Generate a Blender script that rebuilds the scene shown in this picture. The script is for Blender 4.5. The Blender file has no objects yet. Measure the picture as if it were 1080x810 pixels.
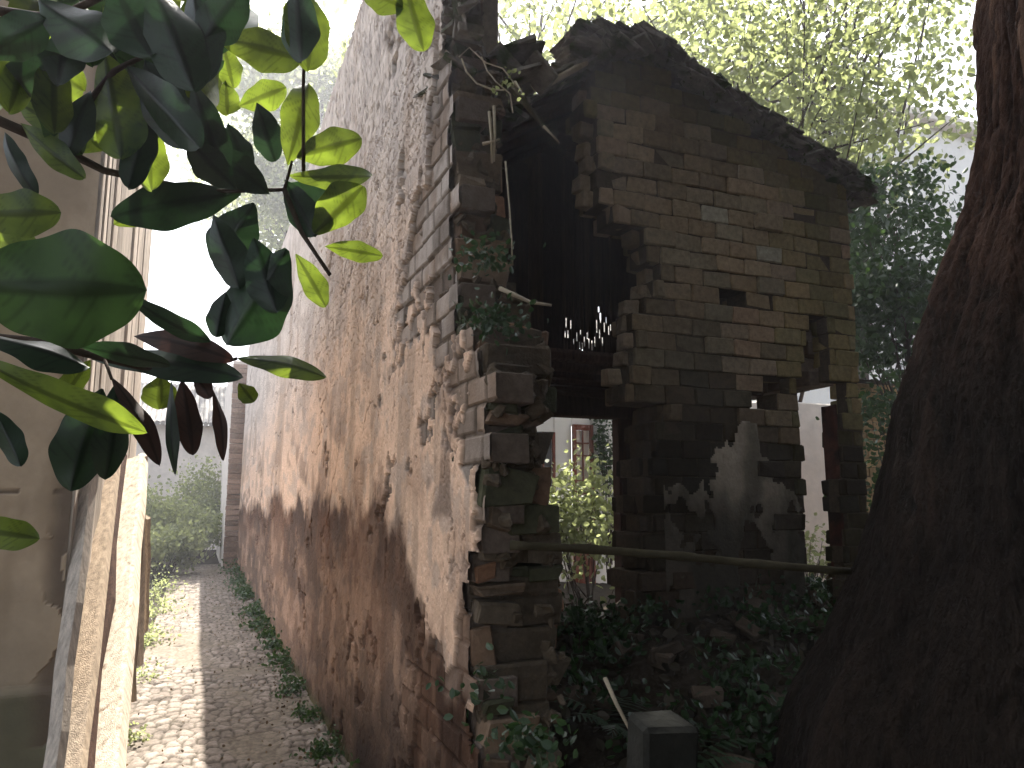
import bpy, math, random
import numpy as np
from mathutils import Vector, Matrix
random.seed(7); rng = np.random.default_rng(7)
scene = bpy.context.scene
R = math.radians
# ---------------------------------------------------------------- camera, sky, sun, exposure
PITCH = R(8.6); F = 800.0
cam_d = bpy.data.cameras.new("camera"); cam = bpy.data.objects.new("camera", cam_d)
scene.collection.objects.link(cam); scene.camera = cam
cam.location = (0, 0, 1.6); cam.rotation_euler = (math.pi/2 + PITCH, 0, 0)
cam_d.sensor_width = 36; cam_d.lens = 36*F/1080; cam_d.clip_start = 0.05; cam_d.clip_end = 600

ax = R(22.3)
aV = np.array([-math.sin(ax), math.cos(ax), 0.0])      # along the alley
bV = np.array([math.cos(ax), math.sin(ax), 0.0])       # across it, to the right
# sun: ahead of the camera, a little right of the alley direction, high
SX = 0.155*bV + 0.60*aV + np.array([0, 0, 1.0]); SX = SX/np.linalg.norm(SX)
elev = math.asin(SX[2]); azim = math.atan2(SX[0], SX[1])
sun_d = bpy.data.lights.new("sun", 'SUN'); sun_d.energy = 5.0; sun_d.angle = R(0.5); sun_d.color = (1, .95, .87)
sun = bpy.data.objects.new("sun", sun_d); scene.collection.objects.link(sun)
sun.rotation_euler = Vector(SX).to_track_quat('Z', 'Y').to_euler(); sun.location = (0, 0, 20)
world = bpy.data.worlds.new("World"); scene.world = world; world.use_nodes = True
wn = world.node_tree; bg = wn.nodes['Background']
sky = wn.nodes.new('ShaderNodeTexSky'); sky.sky_type = 'NISHITA'; sky.sun_disc = False
sky.sun_elevation = elev; sky.sun_rotation = azim; sky.dust_density = 3.0; sky.air_density = 1.0; sky.ozone_density = .6
hs = wn.nodes.new('ShaderNodeHueSaturation'); hs.inputs['Saturation'].default_value = .45
wn.links.new(sky.outputs[0], hs.inputs['Color']); wn.links.new(hs.outputs[0], bg.inputs[0]); bg.inputs[1].default_value = 0.12
scene.view_settings.view_transform = 'Standard'; scene.view_settings.look = 'None'
scene.view_settings.exposure = 2.25; scene.view_settings.gamma = 1
scene.render.engine = 'CYCLES'

# ---------------------------------------------------------------- helpers
C = scene.collection
def W(A, B, z): return np.array([A*aV[0]+B*bV[0], A*aV[1]+B*bV[1], z])
def toAB(p): return float(p @ aV), float(p @ bV)
cp, sp = math.cos(PITCH), math.sin(PITCH)
def ray(u, v):
    dy = 405-v
    return np.array([u-540, F*cp-dy*sp, F*sp+dy*cp])
O = np.array([0, 0, 1.6])
def PY(u, v, y): r = ray(u, v); return O + r*(y/r[1])
def PB(u, v, B): r = ray(u, v); return O + r*(B/(r @ bV))
def PA(u, v, A): r = ray(u, v); return O + r*(A/(r @ aV))

def fade(t): return t*t*(3-2*t)
def hash2(ix, iy, s=0):
    h = (ix.astype(np.int64)*374761393 + iy.astype(np.int64)*668265263 + s*974711) & 0xffffffff
    h = ((h ^ (h >> 13))*1274126177) & 0xffffffff
    h = (h ^ (h >> 16)) & 0xffffffff
    h = (h*2246822519) & 0xffffffff
    return ((h ^ (h >> 15)) & 0xffffff)/float(0xffffff)
def vnoise(x, y, s=0):
    x = np.asarray(x, float); y = np.asarray(y, float)
    ix = np.floor(x); iy = np.floor(y); fx = fade(x-ix); fy = fade(y-iy)
    a = hash2(ix, iy, s); b = hash2(ix+1, iy, s); c = hash2(ix, iy+1, s); d = hash2(ix+1, iy+1, s)
    return (a*(1-fx)+b*fx)*(1-fy)+(c*(1-fx)+d*fx)*fy
def fbm(x, y, o=4, s=0):
    t = 0; amp = .5; n = 0
    for i in range(o):
        t = t+amp*vnoise(x*2**i, y*2**i, s+i*17); n += amp; amp *= .5
    return t/n
def voro(x, y, s=0):
    ix = np.floor(x); iy = np.floor(y)
    f1 = np.full(x.shape, 9.0); f2 = np.full(x.shape, 9.0); idv = np.zeros(x.shape)
    for dx in (-1, 0, 1):
        for dy in (-1, 0, 1):
            cx = ix+dx; cy = iy+dy
            px = cx+.1+.8*hash2(cx, cy, s+1); py = cy+.1+.8*hash2(cx, cy, s+2)
            d = np.hypot(x-px, y-py); hid = hash2(cx, cy, s+3)
            closer = d < f1
            f2 = np.where(closer, f1, np.minimum(f2, d)); idv = np.where(closer, hid, idv); f1 = np.where(closer, d, f1)
    return f1, f2, idv
def sst(a, b, x): t = np.clip((x-a)/(b-a), 0, 1); return t*t*(3-2*t)
def lerp(a, b, t):
    t = np.asarray(t)[..., None]; return np.asarray(a)*(1-t)+np.asarray(b)*t

class MB:
    def __init__(s): s.v = []; s.f = []; s.c = []; s.n = 0; s.hascol = False; s.uv = None
    def add(s, verts, faces, col=None):
        verts = np.asarray(verts, float); s.v.append(verts)
        s.f.extend([tuple(int(i)+s.n for i in f) for f in faces])
        if col is None: s.c.append(np.tile([.3, .3, .3], (len(verts), 1)))
        else:
            s.hascol = True; col = np.asarray(col, float)
            s.c.append(col if col.ndim == 2 else np.tile(col, (len(verts), 1)))
        s.n += len(verts); return s
    def build(s, name, mat, parent=None, smooth=False, origin=None):
        v = np.concatenate(s.v) if s.v else np.zeros((0, 3))
        o = np.zeros(3)
        if origin is not None: o = np.asarray(origin, float)
        elif parent is not None: o = np.array(world_loc(parent))
        elif len(v): o = np.array([(v[:, 0].min()+v[:, 0].max())/2, (v[:, 1].min()+v[:, 1].max())/2, v[:, 2].min()])
        me = bpy.data.meshes.new(name); me.from_pydata((v-o).tolist(), [], s.f)
        if s.hascol:
            at = me.color_attributes.new('Col', 'FLOAT_COLOR', 'POINT')
            c = np.concatenate(s.c); c = np.concatenate([c, np.ones((len(c), 1))], 1)
            at.data.foreach_set('color', c.astype(np.float32).ravel())
        if smooth: me.polygons.foreach_set('use_smooth', [True]*len(me.polygons))
        me.materials.append(mat); me.update()
        ob = bpy.data.objects.new(name, me); C.objects.link(ob)
        if parent is not None:
            ob.parent = parent; ob.location = Vector(o-np.array(world_loc(parent)))
        else: ob.location = Vector(o)
        return ob
def world_loc(o):
    l = Vector(o.location)
    while o.parent: o = o.parent; l += o.location
    return l
def tag(o, label, cat, group=None, kind=None):
    if label: o['label'] = label
    if cat: o['category'] = cat
    if group: o['group'] = group
    if kind: o['kind'] = kind
    return o
def thing(name, loc, label, cat, group=None):
    o = bpy.data.objects.new(name, None); C.objects.link(o); o.location = Vector(np.asarray(loc, float))
    o.empty_display_size = .1
    return tag(o, label, cat, group)

# chamfered box template
_S = [(sx, sy, sz) for sx in (-1, 1) for sy in (-1, 1) for sz in (-1, 1)]
def _tmpl():
    idx = {}; n = 0
    for s in _S:
        for k in range(3): idx[(s, k)] = n; n += 1
    F_ = []
    for k in range(3):
        for sg in (-1, 1):
            o = [i for i in range(3) if i != k]; q = []
            for (p, r) in ((-1, -1), (1, -1), (1, 1), (-1, 1)):
                s = [0, 0, 0]; s[k] = sg; s[o[0]] = p; s[o[1]] = r; q.append(idx[(tuple(s), k)])
            F_.append(q)
    for k in range(3):
        o = [i for i in range(3) if i != k]
        for p in (-1, 1):
            for r in (-1, 1):
                s0 = [0, 0, 0]; s0[o[0]] = p; s0[o[1]] = r; s1 = list(s0); s0[k] = -1; s1[k] = 1
                s0 = tuple(s0); s1 = tuple(s1)
                F_.append([idx[(s0, o[0])], idx[(s1, o[0])], idx[(s1, o[1])], idx[(s0, o[1])]])
    for s in _S: F_.append([idx[(s, 0)], idx[(s, 1)], idx[(s, 2)]])
    S = np.array([s for s in _S for k in range(3)], float); K = np.array([k for s in _S for k in range(3)])
    return S, K, F_
TS, TK, TF = _tmpl()
TC = TS*.5
for _i, _f in enumerate(TF):          # outward winding
    P = np.array([TS[i]*(1-.1*(np.arange(3) != TK[i])) for i in _f])
    nrm = np.cross(P[1]-P[0], P[2]-P[0])
    if nrm @ P.mean(0) < 0: TF[_i] = _f[::-1]
def cbox(mb, c, h, R3=None, ch=.006, jit=0, col=None, basis=None):
    h = np.asarray(h, float); v = TS*h
    for k in range(3):
        m = TK != k
        v[m, k] -= TS[m, k]*min(ch, h[k]*.8)
    if jit:
        J = rng.normal(0, jit, (8, 3)); v = v+J[np.repeat(np.arange(8), 3)]+rng.normal(0, jit*.25, v.shape)
    if R3 is not None: v = v @ np.asarray(R3).T
    if basis is not None: v = v @ np.asarray(basis)
    mb.add(v+np.asarray(c, float), TF, col)
BAS = np.stack([aV, bV, np.array([0, 0, 1.0])])      # local (A,B,z) -> world
def rotm(x=0, y=0, z=0): return np.array(Matrix.Rotation(z, 3, 'Z') @ Matrix.Rotation(y, 3, 'Y') @ Matrix.Rotation(x, 3, 'X'))
def abox(mb, A0, A1, B0, B1, z0, z1, **k):
    cbox(mb, W((A0+A1)/2, (B0+B1)/2, (z0+z1)/2), ((A1-A0)/2, (B1-B0)/2, (z1-z0)/2), basis=BAS, **k)
def tube(mb, pts, rad, n=8, col=None, cap=True, wob=0, seed=0, flat=1.0):
    pts = [np.asarray(p, float) for p in pts]; rad = [rad]*len(pts) if np.isscalar(rad) else rad
    V = []; up = np.array([.13, .27, .95])
    for i, p in enumerate(pts):
        t = pts[min(i+1, len(pts)-1)]-pts[max(i-1, 0)]; t = t/(np.linalg.norm(t)+1e-9)
        s = np.cross(t, up); s = s/(np.linalg.norm(s)+1e-9); w = np.cross(s, t)
        for j in range(n):
            a = 2*math.pi*j/n
            r = rad[i]*(1+wob*(vnoise(np.array([j*1.3+seed]), np.array([i*.7+seed]))[0]-.5))
            V.append(p+r*(math.cos(a)*s+flat*math.sin(a)*w))
    Fc = []
    for i in range(len(pts)-1):
        for j in range(n):
            a = i*n+j; b = i*n+(j+1) % n; Fc.append((a, b, b+n, a+n))
    if cap: Fc.append(tuple(range(n))[::-1]); Fc.append(tuple(range((len(pts)-1)*n, len(pts)*n)))
    mb.add(V, Fc, col)
def grid_faces(nx, ny, keep=None):
    i, j = np.meshgrid(np.arange(nx-1), np.arange(ny-1), indexing='ij')
    a = (i*ny+j).ravel(); f = np.stack([a, a+ny, a+ny+1, a+1], 1)
    if keep is not None: f = f[keep.ravel()]
    return f.tolist()

# ---------------------------------------------------------------- materials
def nodes(name):
    m = bpy.data.materials.new(name); m.use_nodes = True; nt = m.node_tree
    return m, nt, nt.nodes['Principled BSDF']
def mat_surf(name, col=(.3, .3, .3), attr=False, rough=.9, nscale=12, namp=.35, bump=.3, bscale=60, dist=.01, island=0, spec=.08, tint=None, stretch=None):
    m, nt, bs = nodes(name); N = nt.nodes; L = nt.links
    tc = N.new('ShaderNodeTexCoord'); co = tc.outputs['Object']
    if stretch:
        mp = N.new('ShaderNodeMapping'); mp.inputs['Scale'].default_value = stretch; L.new(co, mp.inputs[0]); co = mp.outputs[0]
    if attr: src = N.new('ShaderNodeAttribute'); src.attribute_name = 'Col'; c = src.outputs['Color']
    else: src = N.new('ShaderNodeRGB'); src.outputs[0].default_value = (*col, 1); c = src.outputs[0]
    no = N.new('ShaderNodeTexNoise'); no.inputs['Scale'].default_value = nscale; no.inputs['Detail'].default_value = 6; no.inputs['Roughness'].default_value = .65
    L.new(co, no.inputs[0])
    mr = N.new('ShaderNodeMapRange'); mr.inputs['From Min'].default_value = .3; mr.inputs['From Max'].default_value = .7
    mr.inputs['To Min'].default_value = 1-namp; mr.inputs['To Max'].default_value = 1+namp; L.new(no.outputs[0], mr.inputs[0])
    mx = N.new('ShaderNodeVectorMath'); mx.operation = 'SCALE'; L.new(c, mx.inputs[0]); L.new(mr.outputs[0], mx.inputs['Scale']); out = mx.outputs[0]
    if island:
        g = N.new('ShaderNodeNewGeometry'); m2 = N.new('ShaderNodeMapRange'); m2.inputs['To Min'].default_value = 1-island; m2.inputs['To Max'].default_value = 1+island
        L.new(g.outputs['Random Per Island'], m2.inputs[0]); s2 = N.new('ShaderNodeVectorMath'); s2.operation = 'SCALE'; L.new(out, s2.inputs[0]); L.new(m2.outputs[0], s2.inputs['Scale']); out = s2.outputs[0]
    if tint:
        n3 = N.new('ShaderNodeTexNoise'); n3.inputs['Scale'].default_value = tint[1]; n3.inputs['Detail'].default_value = 5; L.new(co, n3.inputs[0])
        r3 = N.new('ShaderNodeMapRange'); r3.inputs['From Min'].default_value = tint[2]; r3.inputs['From Max'].default_value = tint[2]+.12; L.new(n3.outputs[0], r3.inputs[0])
        mm = N.new('ShaderNodeMix'); mm.data_type = 'RGBA'; L.new(r3.outputs[0], mm.inputs[0]); L.new(out, mm.inputs[6]); mm.inputs[7].default_value = (*tint[0], 1); out = mm.outputs[2]
    L.new(out, bs.inputs['Base Color']); bs.inputs['Roughness'].default_value = rough; bs.inputs['Specular IOR Level'].default_value = spec
    nb = N.new('ShaderNodeTexNoise'); nb.inputs['Scale'].default_value = bscale; nb.inputs['Detail'].default_value = 5; L.new(co, nb.inputs[0])
    bp = N.new('ShaderNodeBump'); bp.inputs['Strength'].default_value = bump; bp.inputs['Distance'].default_value = dist
    L.new(nb.outputs[0], bp.inputs['Height']); L.new(bp.outputs[0], bs.inputs['Normal'])
    return m
def mat_leaf(name, col, tcol, trans=.5, rough=.45, var=.3, byobj=False, dry=None, vein=False):
    m, nt, bs = nodes(name); N = nt.nodes; L = nt.links
    if byobj: g = N.new('ShaderNodeObjectInfo'); rnd = g.outputs['Random']
    else: g = N.new('ShaderNodeNewGeometry'); rnd = g.outputs['Random Per Island']
    def vary(c, amount):
        mr = N.new('ShaderNodeMapRange'); mr.inputs['To Min'].default_value = 1-amount; mr.inputs['To Max'].default_value = 1+amount; L.new(rnd, mr.inputs[0])
        s = N.new('ShaderNodeVectorMath'); s.operation = 'SCALE'; s.inputs[0].default_value = c; L.new(mr.outputs[0], s.inputs['Scale']); return s.outputs[0]
    a = vary(col, var); b = vary(tcol, var*.6)
    if vein:
        at = N.new('ShaderNodeAttribute'); at.attribute_name = 'Col'
        def mul(c):
            q = N.new('ShaderNodeVectorMath'); q.operation = 'MULTIPLY'; L.new(c, q.inputs[0]); L.new(at.outputs['Color'], q.inputs[1]); return q.outputs[0]
        a = mul(a); b = mul(b)
        tc = N.new('ShaderNodeTexCoord'); no = N.new('ShaderNodeTexNoise'); no.inputs['Scale'].default_value = 30; no.inputs['Detail'].default_value = 4; L.new(tc.outputs['Object'], no.inputs[0])
        mr = N.new('ShaderNodeMapRange'); mr.inputs['From Min'].default_value = .35; mr.inputs['From Max'].default_value = .65; mr.inputs['To Min'].default_value = .5; mr.inputs['To Max'].default_value = 1.25; L.new(no.outputs[0], mr.inputs[0])
        for_b = N.new('ShaderNodeVectorMath'); for_b.operation = 'SCALE'; L.new(b, for_b.inputs[0]); L.new(mr.outputs[0], for_b.inputs['Scale']); b = for_b.outputs[0]
        bp = N.new('ShaderNodeBump'); bp.inputs['Strength'].default_value = .4; bp.inputs['Distance'].default_value = .004; L.new(no.outputs[0], bp.inputs['Height']); L.new(bp.outputs[0], bs.inputs['Normal'])
    L.new(a, bs.inputs['Base Color']); bs.inputs['Roughness'].default_value = rough; bs.inputs['Specular IOR Level'].default_value = .4
    tr = N.new('ShaderNodeBsdfTranslucent'); L.new(b, tr.inputs[0])
    mx = N.new('ShaderNodeMixShader'); mx.inputs[0].default_value = trans
    L.new(bs.outputs[0], mx.inputs[1]); L.new(tr.outputs[0], mx.inputs[2]); L.new(mx.outputs[0], N['Material Output'].inputs[0])
    return m
M = {}
M['wallface'] = mat_surf('old plaster and brick', attr=True, nscale=22, namp=.16, bump=.55, bscale=90, dist=.006)
M['brick'] = mat_surf('weathered brick', attr=True, nscale=28, namp=.28, bump=.6, bscale=110, dist=.006)
M['mortar'] = mat_surf('earth mortar', (.085, .065, .045), nscale=30, namp=.3, bump=.7, bscale=70)
M['plaster'] = mat_surf('plaster remnant', attr=True, nscale=18, namp=.2, bump=.4)
M['white'] = mat_surf('limewash', (.72, .70, .66), nscale=1.2, namp=.1, bump=.2, bscale=20)
M['housewall'] = mat_surf('house plaster', attr=True, nscale=9, namp=.1, bump=.35, bscale=45)
M['palewall'] = mat_surf('pale plaster', (.62, .56, .50), nscale=3, namp=.15, bump=.3, bscale=30)
M['tile'] = mat_surf('grey roof tile', (.15, .135, .12), nscale=20, namp=.4, bump=.5, island=.4, tint=((.035, .05, .015), 6, .52))
M['tile_far'] = mat_surf('pale roof tile', (.30, .28, .26), nscale=10, namp=.3, island=.2)
M['wood_dark'] = mat_surf('sooty timber', (.05, .028, .02), nscale=8, namp=.5, bump=.5, bscale=40, island=.45, stretch=(6, 6, .7))
M['wood_grey'] = mat_surf('weathered pale timber', (.46, .40, .34), nscale=6, namp=.35, bump=.7, bscale=30, island=.25, stretch=(9, 9, .8))
M['wood_pale'] = mat_surf('bleached timber', (.55, .47, .37), nscale=5, namp=.4, bump=.6, bscale=30, stretch=(9, 9, .8), tint=((.2, .13, .08), 2.2, .60))
M['wood_brown'] = mat_surf('brown plank', (.33, .26, .19), nscale=5, namp=.4, bump=.7, bscale=30, island=.2, stretch=(8, 8, .8))
M['wood_red'] = mat_surf('red brown joinery', (.16, .055, .035), nscale=8, namp=.3)
M['jamb'] = mat_surf('rotten red timber', (.085, .035, .024), nscale=9, namp=.5, bump=.6, tint=((.03, .02, .015), 7, .5))
M['stick'] = mat_surf('dead twig', (.30, .25, .18), nscale=20, namp=.3)
M['bamboo'] = mat_surf('old bamboo', (.045, .038, .022), nscale=10, namp=.4, bump=.3)
M['bark'] = mat_surf('bark', attr=True, nscale=9, namp=.4, bump=1.0, bscale=22, dist=.03, stretch=(3, 3, .8))
M['bark_plain'] = mat_surf('twig bark', (.06, .045, .035), nscale=12, namp=.4, bump=.6)
M['path'] = mat_surf('worn stone', attr=True, nscale=30, namp=.35, bump=.5, bscale=120)
M['ground'] = mat_surf('dark soil', (.035, .027, .019), nscale=5, namp=.4, bump=1, bscale=25, dist=.03)
M['stone'] = mat_surf('grey stone slab', (.02, .02, .017), nscale=12, namp=.3, bump=.5, bscale=50)
M['moss'] = mat_leaf('moss', (.03, .04, .012), (.05, .08, .01), .25, .9)
M['leaf_tree'] = mat_leaf('bright tree leaf', (.10, .12, .05), (.34, .38, .15), .5)
M['leaf_far'] = mat_leaf('far tree leaf', (.12, .14, .07), (.36, .40, .18), .5)
M['leaf_dark'] = mat_leaf('evergreen leaf', (.03, .06, .02), (.06, .12, .02), .3)
M['leaf_blocker'] = mat_leaf('light blocking canopy leaf', (.045, .06, .02), (.07, .10, .02), .3)
M['leaf_bush'] = mat_leaf('bush leaf', (.14, .16, .07), (.38, .42, .17), .5)
M['leaf_mag'] = mat_leaf('glossy broad leaf', (.03, .065, .018), (.22, .30, .03), .38, .42, .35, byobj=True, vein=True)
M['leaf_mid'] = mat_leaf('dull broad leaf', (.03, .065, .022), (.05, .11, .02), .35, .4, .15, byobj=True, vein=True)
M['leaf_old'] = mat_leaf('dark broad leaf', (.02, .04, .025), (.02, .05, .015), .25, .35, .3, byobj=True, vein=True)
M['leaf_brown'] = mat_leaf('withered leaf', (.05, .025, .018), (.08, .03, .02), .2, .6, .3, byobj=True, vein=True)
M['fern'] = mat_leaf('fern frond', (.018, .040, .014), (.03, .07, .015), .3)
M['litter'] = mat_leaf('leaf litter', (.10, .065, .035), (.10, .06, .02), .2, .8, .6)
M['litter_dark'] = mat_leaf('damp leaf litter', (.045, .035, .022), (.03, .02, .01), .15, .8, .6)
M['glass'] = mat_surf('dark window pane', (.03, .035, .04), rough=.15, namp=.1, bump=0, spec=.6)
M['void'] = mat_surf('pale plank end', (.2, .15, .1))

# leaf cloud: pts (n,3), size -> folded 4-vert leaves
def leaves(mb, pts, size, col=None, droop=.3, asp=.45, face=None):
    n = len(pts); pts = np.asarray(pts, float)
    d = rng.normal(0, 1, (n, 3)); d[:, 2] -= droop; d /= np.linalg.norm(d, axis=1)[:, None]
    s = rng.normal(0, 1, (n, 3)); s -= (s*d).sum(1)[:, None]*d; s /= np.linalg.norm(s, axis=1)[:, None]
    nn = np.cross(d, s); L_ = (size*rng.uniform(.6, 1.25, n))[:, None]
    up = nn*L_*.07
    V = np.stack([pts, pts+d*L_*.28+s*L_*asp*.62+up, pts+d*L_*.66+s*L_*asp*.66+up, pts+d*L_, pts+d*L_*.66-s*L_*asp*.66+up, pts+d*L_*.28-s*L_*asp*.62+up], 1).reshape(-1, 3)
    k = np.arange(n)*6; Fc = np.concatenate([np.stack([k, k+1, k+2, k+3], 1), np.stack([k, k+3, k+4, k+5], 1)])
    mb.add(V, Fc.tolist(), col)

# ================================================================= GROUND
def mound(A, B):
    h = .10+.84*sst(1.2, 4.3, A)
    h = h*(1-.8*sst(4.5, 5.8, A))*sst(.95, 1.55, B)*(1-.5*sst(5, 8, B))
    return h*(.82+.36*fbm(A*1.7+9, B*1.7, 4, 5))+.10*fbm(A*6, B*6, 3, 8)*sst(.95, 1.4, B)
g = MB()
a1 = np.concatenate([np.linspace(-60, -3, 12), np.arange(-2, 8.6, .07), np.linspace(9, 20, 40), np.geomspace(21, 420, 16)])
b1 = np.concatenate([-np.geomspace(300, 4, 14), np.arange(-3, 8.6, .07), np.geomspace(9, 300, 18)])
AA, BB = np.meshgrid(a1, b1, indexing='ij')
Z = mound(AA, BB)-.04+.03*(fbm(AA*2, BB*2, 3, 3)-.5)*(np.abs(BB-.3) > .9)
V = AA[..., None]*aV+BB[..., None]*bV; V[..., 2] = Z
g.add(V.reshape(-1, 3), grid_faces(len(a1), len(b1)))
tag(g.build('ground', M['ground'], smooth=True, origin=(0, 0, 0)), None, None, kind='structure')

# stone path
g = MB()
a1 = np.concatenate([np.arange(-1.5, 2.5, .05), np.arange(2.5, 8, .0145), np.arange(8, 20.5, .035)])
b1 = np.arange(-.42, 1.0, .0145)
AA, BB = np.meshgrid(a1, b1, indexing='ij')
wx = AA+.05*fbm(AA*5, BB*5, 2, 1); wy = BB+.05*fbm(AA*5, BB*5, 2, 2)
f1, f2, idv = voro(wx/.13, wy/.085, 4)
edge = sst(.02, .22, f2-f1)
dirt = sst(.5, .68, fbm(AA*1.3, BB*2.6, 4, 30)+.25*np.clip(BB-.75, 0, 1)*2+.3*np.clip(-.25-BB, 0, 1))
Z = (.012+.013*edge+.014*(idv-.5)*edge)*(1-.7*dirt)+.012*fbm(AA*12, BB*12, 3, 6)+.03*(fbm(AA*.8, BB*.8, 2, 7)-.5)
V = AA[..., None]*aV+BB[..., None]*bV; V[..., 2] = Z
base = lerp((.13, .108, .09), (.23, .195, .165), idv)
base = lerp((.05, .042, .03), base, edge); base = lerp(base, np.array([.15, .125, .095]), dirt*.7)
g.add(V.reshape(-1, 3), grid_faces(len(a1), len(b1)), base.reshape(-1, 3))
tag(g.build('path', M['path'], smooth=True, origin=(0, 0, 0)), None, None, kind='structure')

# ================================================================= ALLEY WALL (right side of the lane)
BW = .943; CH = .108; BL = .215
edgepx = [(478, -40), (478, 60), (479, 150), (480, 235), (482, 300), (484, 335), (500, 372), (516, 395), (513, 480), (512, 560), (499, 600), (497, 690), (507, 760), (508, 860)]
eA, eZ = [], []
for u, v in edgepx:
    p = PB(u, v, BW); A_, _ = toAB(p); eA.append(A_); eZ.append(p[2])
eA = np.array(eA)[::-1]; eZ = np.array(eZ)[::-1]
def wall_edge(z): return np.interp(z, eZ, eA)
AEND = 19.0; HTOP = 5.2
a1 = np.concatenate([np.arange(2.40, 6.5, .0105), 6.5+np.cumsum(np.linspace(.0105, .06, 355))]); a1 = a1[a1 < AEND]; a1 = np.append(a1, AEND)
z1 = np.concatenate([np.arange(-.1, 3.9, .0105), np.arange(3.9, HTOP, .03), [HTOP]])
AA, ZZ = np.meshgrid(a1, z1, indexing='ij')
ci = np.floor(ZZ/CH); off = (ci % 2)*.5+.16*hash2(ci, ci*0, 2)
wz = ZZ+.006*(fbm(AA*7, ZZ*7, 2, 91)-.5)
bx = AA/BL+off; bi = np.floor(bx); fx = bx-bi; fz = wz/CH-np.floor(wz/CH)
ex = np.minimum(fx, 1-fx)*BL; ez = np.minimum(fz, 1-fz)*CH
joint = sst(.003, .013, np.minimum(ex, ez)+.006*(fbm(AA*40, ZZ*40, 2, 92)-.5))
bid = hash2(bi, ci, 9); bid2 = hash2(bi, ci, 10)
LA = 5.0*np.log(AA/2.0)
n1 = fbm(LA*1.1, ZZ*1.1, 5, 11); n2 = fbm(LA*3.2, ZZ*4, 4, 12); n3 = fbm(AA*14, ZZ*14, 3, 13)
# where plaster has gone: near the broken end, patches low down
near = sst(1.35, .15, AA-wall_edge(ZZ)-.1)
band = sst(1.35, 1.9, ZZ)*(1-sst(3.2, 3.9, ZZ))
low = (1-sst(.9, 1.7, ZZ))
ex_score = .98*near*(.45+.55*band)+.27*low*(1-sst(4, 9, AA))+.1*low*near+(n1-.5)*1.2+(n2-.5)*1.15+(n3-.5)*.6+(bid-.5)*.12
keep_patch = np.exp(-(((AA-2.90)/.24)**2+((ZZ-1.50)/.34)**2))
ex_score -= .75*keep_patch
bare = sst(.50, .54, ex_score)                    # 1 = brick exposed
# lime skim so thin that courses read through, further up
thin = sst(2.1, 3.1, ZZ+.8*(n1-.5))*(1-sst(5.5, 10, AA))
flake = np.abs(fbm(LA*2.2+ZZ*1.6, ZZ*2.2-LA*.6, 5, 21)-.5)
crack = (1-sst(.0, .018, flake))*sst(.42, .6, fbm(AA*1.2, ZZ*1.2, 3, 23))
flk2 = fbm(LA*4+ZZ*4, ZZ*3.2-LA*1.8, 4, 27); step = np.floor(flk2*9)/9; fr = flk2*9-np.floor(flk2*9)
lift = sst(0, .22, fr)*.016
cid = hash2(bi*3, ci*5, 44)
d_brick = -.004+joint*.009+(bid-.5)*.010+(n3-.5)*.006-.03*((cid > .965)&(joint > .5))
d_pl = .015+(n2-.5)*.014+(n3-.5)*.004-crack*.013+lift*(.3+.7*thin)+joint*.0035*thin
D = d_pl*(1-bare)+d_brick*bare+.03*(fbm(AA*.6, ZZ*.6, 2, 31)-.5)
# colours (materials of plaster, brick, damp)
c_pl = lerp((.66, .46, .33), (.54, .475, .42), sst(1.9, 3.6, ZZ+.9*(n1-.5)))
c_pl = c_pl*(.86+.28*n2)[..., None]
streak = fbm(LA*4+.6*n2, ZZ*1.1, 5, 33); c_pl = lerp(c_pl, np.array([.31, .23, .17]), sst(.54, .72, streak)*.6)
c_pl = lerp(c_pl, np.array([.36, .30, .255]), sst(.5, .62, fbm(LA*6, ZZ*7, 4, 34))*.5)
c_pl = lerp(c_pl, np.array([.33, .29, .27]), (thin*sst(.5, .7, flk2)*.45+(1-sst(0, .12, fr))*.35*(.3+.7*thin)))
c_pl = lerp(c_pl, np.array([.10, .08, .07]), crack*.8)

c_br = lerp((.23, .165, .12), (.20, .17, .145), bid)*(.85+.3*bid2)[..., None]*(.7+.6*n3)[..., None]
c_br = lerp(c_br, np.array([.42, .37, .33]), sst(.45, .7, n2)*sst(1.7, 2.8, ZZ)*.75)
c_br = lerp(np.array([.10, .075, .055]), c_br, joint)
c_br = lerp(c_br, np.array([.17, .095, .06]), low*.5)
col = lerp(c_pl, c_br, bare)
top = 1.50-.42*sst(4.6, 2.7, AA)+.65*(fbm(LA*1.1, AA*0+3, 4, 41)-.5)+.34*(fbm(LA*5, ZZ*5, 4, 42)-.5)+.35*(n1-.5)
damp = sst(.14, -.10, ZZ-top+.12*(n3-.5))
mott = fbm(LA*4.5, ZZ*5.0, 5, 43)
rim = sst(-.75, -.05, ZZ-top)
dcol = lerp((.105, .050, .028), (.036, .018, .012), sst(.35, .6, fbm(LA*1.6, ZZ*2.2, 5, 46))*.8)
dcol = lerp(dcol, np.array([.27, .165, .11]), sst(.50, .64, mott)*(.7-.45*rim))
dcol = dcol*(.7+.6*n3)[..., None]*(1-.35*bare*(1-joint))[..., None]
col = lerp(col, dcol, damp*(.80+.15*rim))
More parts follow.
